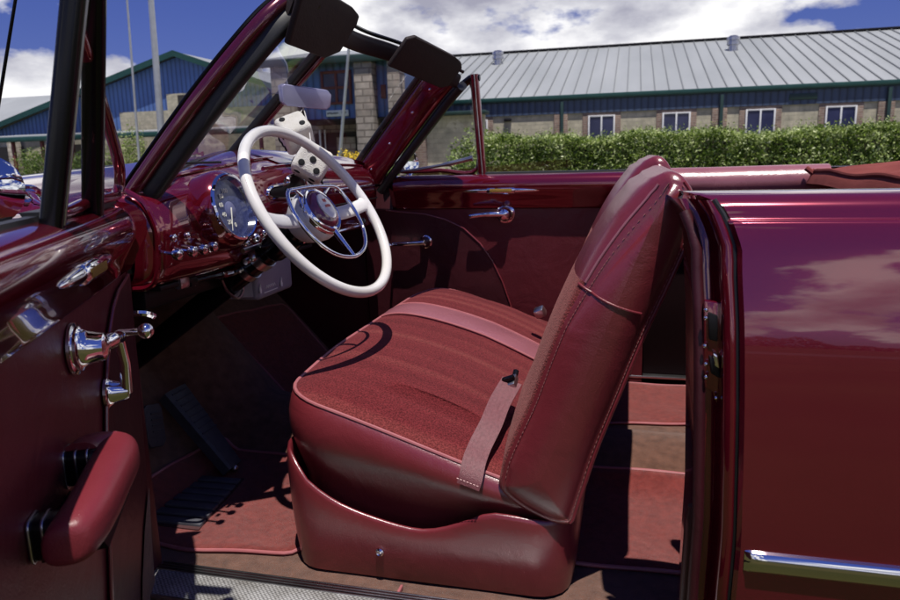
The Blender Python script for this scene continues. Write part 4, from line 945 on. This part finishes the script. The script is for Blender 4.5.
for m_ in wx+[m2 for m2 in (12.6, 16.4, 20.)]:
    mk('window_surround', [box((m_, WY-.012, 2.1), (1.72, .06, 1.94), None, .004)], 'brick', wing)
    mk('pane', [box((m_, WY-.02, 2.1), (1.12, .08, 1.58))], 'glass_dark', wing)
    wf = mk('window_frame', [box((m_+d, WY-.065, 2.1), (.07, .07, 1.66), None, .006) for d in (-.57, 0, .57)]+[box((m_, WY-.062, z), (1.2, .064, .07), None, .006) for z in (1.29, 2.90)], 'white', wing)
for a, b in ((555, 567), (713, 726), (879, 892)):
    xa, xb = atY(a, 112, WY).x, atY(b, 112, WY).x
    mk('brick_pier', [box(((xa+xb)/2, WY-.03, 1.52), (.62, .12, 3.04), None, .01)], 'brick', wing)
    mk('downpipe', [box(((xa+xb)/2+.06, WY-.16, 1.8), (.14, .1, 3.6), None, .01)], 'dkgreen', wing)
p_ = atY(508, 121, WY); mk('wall_lamp', [box((p_.x, WY-.08, p_.z+.05), (.36, .14, .14), None, .03)], 'lid', wing)
p_ = atY(803, 93, WY); mk('wall_grille', [box((p_.x, WY-.105, 3.38), (1.1, .05, .26), None, .01)], 'dkgreen', wing)

# ---- blue gabled wing on the left
GY = 38.
gab = thing('gabled_hall', 'blue metal sided hall with a wide green trimmed gable seen through the windscreen', 'building', (-26.5, 44, 0))
pk = Vc((-25.95, GY, 7.45)); lf = Vc((-40.2, GY, 3.55)); rg_ = Vc((-15.5, GY, 3.75))
mk('gable_siding', [prism([lf, (lf.x, GY, 3.1), (rg_.x, GY, 3.1), rg_, pk], (0, .25, 0))], 'blue', gab)
mk('wall', [box(((lf.x+rg_.x)/2, GY+.14, 1.55), (rg_.x-lf.x, .3, 3.1)), prism([(-30.4, GY-.03, 3.0), (-30.4, GY-.03, 4.42), (-27.0, GY-.03, 4.42), (-27., GY-.03, 5.35), (-24.3, GY-.03, 5.35), (-24.3, GY-.03, 4.42), (-20.3, GY-.03, 4.42), (-20.3, GY-.03, 3.0)], (0, .08, 0))], 'block', gab)
mk('roof', [prism([lf+Vc((-.3, -.5, .05)), pk+Vc((0, -.5, .12)), pk+Vc((0, 22, .12)), lf+Vc((-.3, 22, .05))], (0, 0, .10)), prism([pk+Vc((0.01, -.5, .12)), rg_+Vc((.3, -.5, .05)), rg_+Vc((.3, 22, .05)), pk+Vc((0.01, 22, .12))], (0, 0, .10))], 'roof', gab)
def barge(a, b): return prism([a+Vc((0, -.53, -.12)), b+Vc((0, -.53, -.05)), b+Vc((0, -.53, .28)), a+Vc((0, -.53, .21))], (0, .12, 0))
mk('barge_board', [barge(lf+Vc((-.3, 0, 0)), pk), barge(rg_+Vc((.3, 0, 0)), pk)], 'green', gab)
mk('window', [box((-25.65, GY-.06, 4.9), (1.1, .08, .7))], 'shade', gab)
p_ = atY(257, 64, 46); mk('roof_vent', [lathe([(.35, -1.4), (.35, .1), (.5, .12), (.5, .4), (.38, .42), (.38, .55), (.5, .57), (.5, .8), (0, 1.0)], (p_.x, 46, p_.z-.4), (0, 0, 1), 18)], 'steel', gab)
# light roof further left
bk_ = thing('far_metal_roof_block', 'low block with a pale grey metal roof at the far left edge', 'building', (-52, 55, 0))
mk('roof', [prism([(-66, 46.5, 3.9), (-44.0, 46.5, 3.9), (-42.5, 58, 7.9), (-66, 58, 7.9)], (0, 0, .12))], 'roof', bk_)
mk('wall', [box((-54, 47.5, 1.95), (22, .3, 3.9))], 'block', bk_)

# ---- covered walkway with dark red posts
wk = thing('covered_walkway', 'covered walkway with green fascia on slim dark red posts', 'walkway canopy', (-26, 33, 0))
mk('fascia', [box((-26.5, 32.9, 2.80), (21, .16, .26), None, .03)], 'green', wk)
mk('canopy', [prism([(-37, 32.95, 2.92), (-16, 32.95, 2.92), (-16, 36.8, 3.2), (-37, 36.8, 3.2)], (0, 0, .06))], 'roof', wk)
for px in (14, 43, 73, 112, 190, 196, 262, 279):
    xx = atY(px, 150, 33.1).x; mk('post', [box((xx, 33.1, 1.36), (.16, .16, 2.72), None, .01)], 'redpost', wk)
for px in (16, 90, 110):
    xx = atY(px, 150, 37.6).x; mk('back_pier', [box((xx, 37.5, 1.5), (.6, .5, 2.95), None, .02)], 'rubble', wk)
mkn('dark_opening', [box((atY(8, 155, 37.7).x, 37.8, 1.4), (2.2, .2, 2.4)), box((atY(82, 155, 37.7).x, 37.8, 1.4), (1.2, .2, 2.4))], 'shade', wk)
# low stone wall under the canopy seen through the screen
sw = mk('stone_wall', [box((-19.4, 31.6, .85), (6.6, .35, 1.7), None, .03)], 'rubble', base=(-19.4, 31.6, 0)); tag(sw, 'pale stone wall in front of the blue hall, seen through the windscreen', 'wall')
bn = thing('red_bench', 'dark red slatted bench frame standing before the pale stone wall', 'bench', (atY(190, 143, 30.8).x, 30.8, 0))
bx0 = atY(190, 143, 30.8).x
mkn('slat', [box((bx0, 30.85, z), (1.3, .05, .12), None, .01) for z in (1.15, 1.42, 1.69)], 'redpost', bn)
mk('leg', [box((bx0-.6, 30.85, .9), (.1, .1, 1.8), None, .01)], 'redpost', bn); mk('leg', [box((bx0+.6, 30.85, .9), (.1, .1, 1.8), None, .01)], 'redpost', bn)

# ---- entrance tower
tw = thing('entrance_tower', 'blue upper storey on grey stone columns over a dark entrance', 'building', (-11, 29, 0))
TY = 27.
def txz(px, py, y=TY): return atY(px, py, y)
xl, xr = txz(276, 100).x, txz(396, 100).x
mk('upper_storey', [box(((xl+xr)/2, TY+2.2, 4.0), (xr-xl, 4.0, 2.3))], 'blue', tw)
mk('soffit', [box(((xl+xr)/2, TY+2.2, 2.83), (xr-xl+.1, 4.2, .06))], 'lid', tw)
mk('roof', [prism([(xl-.6, TY-.4, 5.10), (xr+.4, TY-.4, 5.10), (xr+.3, TY+4.5, 6.0), (xl-.6, TY+4.5, 6.0)], (0, 0, .12))], 'roof', tw)
mk('roof_fascia', [box(((xl+xr)/2-.1, TY-.42, 5.04), (xr-xl+1.1, .14, .28), None, .03)], 'dkgreen', tw)
for px, w in ((287, .95), (367, .74), (397, .5)):
    c = txz(px, 100).x; mk('stone_column', [box((c, TY-.02, 2.5), (w, .7, 5.0), None, .03)], 'stone', tw)
wx_ = (txz(320, 87).x+txz(350, 87).x)/2
mk('pane', [box((wx_, TY+.18, 4.06), (1.14, .06, 1.08))], 'glass_dark', tw)
mk('window_frame', [box((wx_+d, TY+.15, 4.06), (.10, .10, 1.28), None, .01) for d in (-.6, 0, .6)]+[box((wx_, TY+.155, 4.06+d), (1.3, .09, .10), None, .01) for d in (-.6, .0, .6)], 'redpost', tw)
sx = txz(382, 91).x; mk('small_window', [box((sx, TY+.17, 3.82), (.2, .08, .52), None, .01)], 'redpost', tw)
sg = txz(336, 113)
mk('sign_board', [box((sg.x, TY+.15, 3.07), (.95, .06, .24), None, .01)], 'white', tw)
mk('sign_lettering', [box((sg.x+dx, TY+.115, 3.07+dz), (.055, .006, h_), None, .002) for dx, dz, h_ in ((-.40, 0, .08), (-.33, .01, .06), (-.26, 0, .08), (-.19, -.01, .06), (-.12, 0, .08), (-.05, 0, .07), (.02, .005, .06), (.22, .02, .07), (.29, .01, .06), (.36, .02, .07))], 'signtxt', tw, smooth=False)
mk('entrance_wall', [box(((xl+xr)/2, TY+4.0, 1.4), (xr-xl+3, .3, 2.8))], 'stone', tw)
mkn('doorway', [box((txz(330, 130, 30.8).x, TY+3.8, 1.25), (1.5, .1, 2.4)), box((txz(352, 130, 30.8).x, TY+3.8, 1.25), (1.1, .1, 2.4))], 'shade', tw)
mk('light_panel', [box((txz(345, 135, 30.6).x, TY+3.7, 1.5), (.9, .06, 1.5))], 'rubble', tw)
mkn('door_frame', [box((txz(319, 130, 30.6).x, TY+3.7, 1.5), (.09, .08, 2.2), None, .01), box((txz(324, 130, 30.6).x, TY+3.7, 1.5), (.06, .08, 2.2), None, .01)], 'white', tw)
# corner block right of the far pillar (near end of the wing)
cbk = thing('porch_block', 'cream block porch with a red edged brick corner beside the far windscreen pillar', 'building', (-8.4, 30, 0))
px0, px1 = atY(407, 130, 29).x, atY(458, 130, 29).x
mk('wall', [box(((px0+px1)/2+.6, 29.2, 1.45), (px1-px0+1, .3, 2.9))], 'block', cbk)
mk('brick_corner', [box((atY(420, 130, 28.9).x, 29.0, 1.45), (.5, .4, 2.9), None, .02)], 'brick', cbk)
mk('red_post', [box((atY(414, 130, 28.9).x-.05, 28.8, 1.4), (.16, .16, 2.8), None, .01)], 'redpost', cbk)
mk('roof_edge', [box(((px0+px1)/2+.6, 29.0, 2.98), (px1-px0+1.3, .9, .14), None, .03)], 'dkgreen', cbk)

# ---- poles
def pole(px0, py0, px1, py1, y, r, label):
    a, b = atY(px0, py0, y), atY(px1, py1, y); d = (a-b).normalized(); foot = b-d*(b.z/d.z); top = a+d*1.6
    o = thing('flagpole', label, 'pole', foot, None)
    mk('shaft', [tube([foot, foot.lerp(top, .5), top], [r*1.25, r, r*.8], 12)], 'polegrey', o)
    mk('base_collar', [lathe([(r*2.4, 0), (r*2.4, .08), (r*1.5, .16), (r*1.3, .22)], foot, (0, 0, 1), 14)], 'steel', o)
    return o
pole(127, 0, 137, 130, 30, .052, 'thin pale grey pole left of the thicker pole before the blue gable')
pole(151, 0, 160, 115, 30, .15, 'thick grey pole standing before the blue gable beside the windscreen post')
pole(348, 58, 340, 155, 24, .055, 'slender leaning pale pole in front of the blue entrance tower')

# ---- hedge and shrubs
def plant(name, label, cat, c, size, n, ls, mt='leaf2', shape='ball', grp=None, stems=5):
    o = thing(name, label, cat, c, grp); pts = []
    lobes = [(Vc((random.uniform(-.5, .5)*size[0], random.uniform(-.5, .5)*size[1], random.uniform(.35, .85)*size[2])), random.uniform(.28, .5)) for _ in range(9)]
    while len(pts) < n:
        l, r = random.choice(lobes); d = Vc((random.gauss(0, 1), random.gauss(0, 1), random.gauss(0, 1))).normalized()*r*random.uniform(.55, 1.05)
        p = l+Vc((d.x*size[0], d.y*size[1], d.z*size[2]*.8))
        if p.z > .03: pts.append(p+Vc(c))
    mk('foliage', [leaves(pts, ls)], mt, o, smooth=False)
    mk('stems', [tube([Vc(c)+Vc((random.uniform(-.1, .1), random.uniform(-.1, .1), 0)), Vc(c)+l*.9], [.02, .006], 5) for l, r in lobes[:stems]], 'soil', o)
    return o
hx0, hx1, hy0, hy1, hz = -2.9, 9.2, 11.6, 13.0, 1.47
hc = thing('clipped_hedge', 'long clipped bright green hedge running along behind the car', 'hedge', ((hx0+hx1)/2, (hy0+hy1)/2, 0))
pts = []
def hb(x): return hz-.03*(x-1)/8+.035*sin(x*2.3)+.03*sin(x*5.1+1)
for _ in range(70000):
    x = random.uniform(hx0, hx1); k = random.random(); inn = min(1, (x-hx0)/.6)**.5
    if k < .55: y = hy0+abs(random.gauss(0, .07))+.05*sin(x*7)*random.random(); z = random.uniform(.35, 1)**.8*hb(x)*inn
    elif k < .92: y = random.uniform(hy0, hy1); z = hb(x)*inn-abs(random.gauss(0, .06))+(.08*random.random()**4)
    else: y = random.uniform(hy0+.1, hy1); z = random.uniform(.3, 1)*hb(x)*inn
    pts.append((x, y, z))
mk('foliage', [leaves(pts, .030)], 'leaf', hc, smooth=False)
sh = []
for _ in range(800):
    x = random.uniform(hx0, hx1); y = random.uniform(hy0, hy1-.3); z = hb(x)*min(1, (x-hx0)/.6)**.5
    for k in range(5): sh.append((x+random.gauss(0, .012), y, z+.02+k*.022*random.random()*1.6))
mk('new_shoots', [leaves(sh, .020)], 'leaf', hc, smooth=False)
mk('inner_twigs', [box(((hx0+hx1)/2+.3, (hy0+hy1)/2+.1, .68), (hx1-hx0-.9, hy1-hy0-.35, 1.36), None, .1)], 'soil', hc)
def shrub(px, py, y, sx_, h, label, mt='leaf2', n=2600, name='shrub', ls=.06):
    p = atY(px, py, y); plant(name, label, 'shrub', (p.x, y, 0), (sx_, sx_, h), n, ls, mt)
shrub(470, 140, 11.9, .55, 1.5, 'loose feathery shrub at the left end of the clipped hedge', 'leaf', 3600, ls=.034)
shrub(28, 165, 31, 1.7, 1.9, 'rounded green shrub under the walkway at the far left')
shrub(82, 168, 31.5, 1.4, 1.7, 'green shrub behind the vent window upright under the walkway')
shrub(124, 130, 31, 1.3, 3.0, 'taller yellow green shrub rising beside the windscreen post', 'leaf')
shrub(184, 158, 29.5, 1.0, 1.7, 'small bush before the pale stone wall seen through the windscreen')
shrub(258, 150, 29.5, 1.0, 1.8, 'dark bush just right of the windscreen divider')
fp = atY(357, 156, 20)
plant('flowering_plant', 'bright yellow flowering plant at the foot of the stone column', 'flowers', (fp.x, 20, 0), (.75, .6, 1.30), 1800, .045, 'yellow')
plant('flowering_plant', 'green leafy bush mixed with the yellow flowers by the far pillar', 'flowers', (fp.x+.5, 20.6, 0), (.9, .7, 1.15), 1500, .045, 'leaf')
# trees across the road, behind the photographer (they show in the paintwork)
pts = []
for _ in range(45000):
    a = random.uniform(radians(180), radians(360)); r = random.uniform(105, 128); h = 2.8+1.6*sin(a*17)+1.1*sin(a*41+1)+.8*sin(a*97)
    pts.append((r*cos(a), r*sin(a), random.uniform(.05, 1)*max(1.5, h)))
tl = mk('distant_tree_line', [leaves(pts, .38)], 'leaf3', smooth=False); tl['kind'] = 'stuff'; tag(tl, 'far dark wood across the field that shows in the paintwork', 'trees')

# ================================================================== SKY, SUN, CAMERA
SE, SAZ = radians(74), radians(154)    # elevation; azimuth so that the sun stands on the photographer's side
w = bpy.data.worlds.new('World'); scene.world = w; w.use_nodes = True
N = w.node_tree.nodes; L = w.node_tree.links; bg = N['Background']; bg.inputs[1].default_value = .086
sky = N.new('ShaderNodeTexSky'); sky.sky_type = 'NISHITA'; sky.sun_disc = False; sky.sun_elevation = SE; sky.sun_rotation = SAZ; sky.air_density = 1.2; sky.dust_density = .2; sky.ozone_density = 3
tint = N.new('ShaderNodeMixRGB'); tint.blend_type = 'MULTIPLY'; tint.inputs[0].default_value = 1; tint.inputs[2].default_value = (.32, .34, .80, 1); L.new(sky.outputs[0], tint.inputs[1])
tc = N.new('ShaderNodeTexCoord'); sep = N.new('ShaderNodeSeparateXYZ'); L.new(tc.outputs['Generated'], sep.inputs[0])
mz = N.new('ShaderNodeMath'); mz.operation = 'MAXIMUM'; mz.inputs[1].default_value = 0; L.new(sep.outputs[2], mz.inputs[0])
def cnoise(scale, off, det=9, rough=.55):
    mp = N.new('ShaderNodeMapping'); mp.inputs['Location'].default_value = off; mp.inputs['Scale'].default_value = (1, 1, 2.1); L.new(tc.outputs['Generated'], mp.inputs[0])
    n = N.new('ShaderNodeTexNoise'); n.inputs['Scale'].default_value = scale; n.inputs['Detail'].default_value = det; n.inputs['Roughness'].default_value = rough; L.new(mp.outputs[0], n.inputs['Vector']); return n.outputs[0]
CO = (7.3, 1.9, 4.4)
n1 = cnoise(3.0, CO)
# more cloud towards +x (rear of the car) than ahead of it, and mostly clear overhead
xr_ = N.new('ShaderNodeMath'); xr_.operation = 'MULTIPLY_ADD'; xr_.inputs[1].default_value = .05; L.new(sep.outputs[0], xr_.inputs[0]); L.new(n1, xr_.inputs[2])
yr_ = N.new('ShaderNodeMath'); yr_.operation = 'MULTIPLY_ADD'; yr_.inputs[1].default_value = .028; L.new(sep.outputs[1], yr_.inputs[0]); L.new(xr_.outputs[0], yr_.inputs[2])
ov = N.new('ShaderNodeMapRange'); ov.inputs[1].default_value = .30; ov.inputs[2].default_value = .75; ov.inputs[3].default_value = 0; ov.inputs[4].default_value = -.16; L.new(mz.outputs[0], ov.inputs[0])
lo_ = N.new('ShaderNodeMapRange'); lo_.inputs[1].default_value = .02; lo_.inputs[2].default_value = .17; lo_.inputs[3].default_value = .075; lo_.inputs[4].default_value = 0; L.new(mz.outputs[0], lo_.inputs[0])
xl_ = N.new('ShaderNodeMath'); L.new(yr_.outputs[0], xl_.inputs[0]); L.new(lo_.outputs[0], xl_.inputs[1])
xs_ = N.new('ShaderNodeMath'); L.new(xl_.outputs[0], xs_.inputs[0]); L.new(ov.outputs[0], xs_.inputs[1])
cr = ramp(N, [(.488, (0, 0, 0)), (.527, (1, 1, 1))]); L.new(xs_.outputs[0], cr.inputs[0])
n2 = cnoise(4.5, (CO[0]+.03, CO[1]-.02, .12), 8)
cc = ramp(N, [(.36, (4.4, 4.4, 5.5)), (.46, (8.0, 8.0, 8.7)), (.55, (12.6, 12.5, 12.6))]); L.new(n2, cc.inputs[0])
mxs = N.new('ShaderNodeMixRGB'); L.new(cr.outputs[0], mxs.inputs[0]); L.new(tint.outputs[0], mxs.inputs[1]); L.new(cc.outputs[0], mxs.inputs[2])
L.new(mxs.outputs[0], bg.inputs[0])

sun = bpy.data.lights.new('sun', 'SUN'); sun.energy = 5; sun.angle = radians(.53); sun.color = (1, .955, .88)
so = bpy.data.objects.new('sun', sun); COL.objects.link(so)
sd = Vc((sin(SAZ)*cos(SE), cos(SAZ)*cos(SE), sin(SE)))     # towards the sun
so.rotation_euler = sd.to_track_quat('Z', 'Y').to_euler(); so.location = sd*30

cam = bpy.data.cameras.new('camera'); cam.sensor_fit = 'HORIZONTAL'; cam.sensor_width = 36; cam.lens = 28.0; cam.clip_start = .02; cam.clip_end = 3000
co = bpy.data.objects.new('camera', cam); COL.objects.link(co)
R3 = Matrix((RT, UP, -fw)).transposed(); co.matrix_world = Matrix.Translation((0, 0, CZ)) @ R3.to_4x4()
cam.dof.use_dof = True; cam.dof.focus_distance = 1.55; cam.dof.aperture_fstop = 8
scene.camera = co
scene.view_settings.view_transform = 'Standard'; scene.view_settings.look = 'None'; scene.view_settings.exposure = 0; scene.view_settings.gamma = 1
scene.cycles.max_bounces = 10; scene.cycles.diffuse_bounces = 3; scene.cycles.transparent_max_bounces = 16
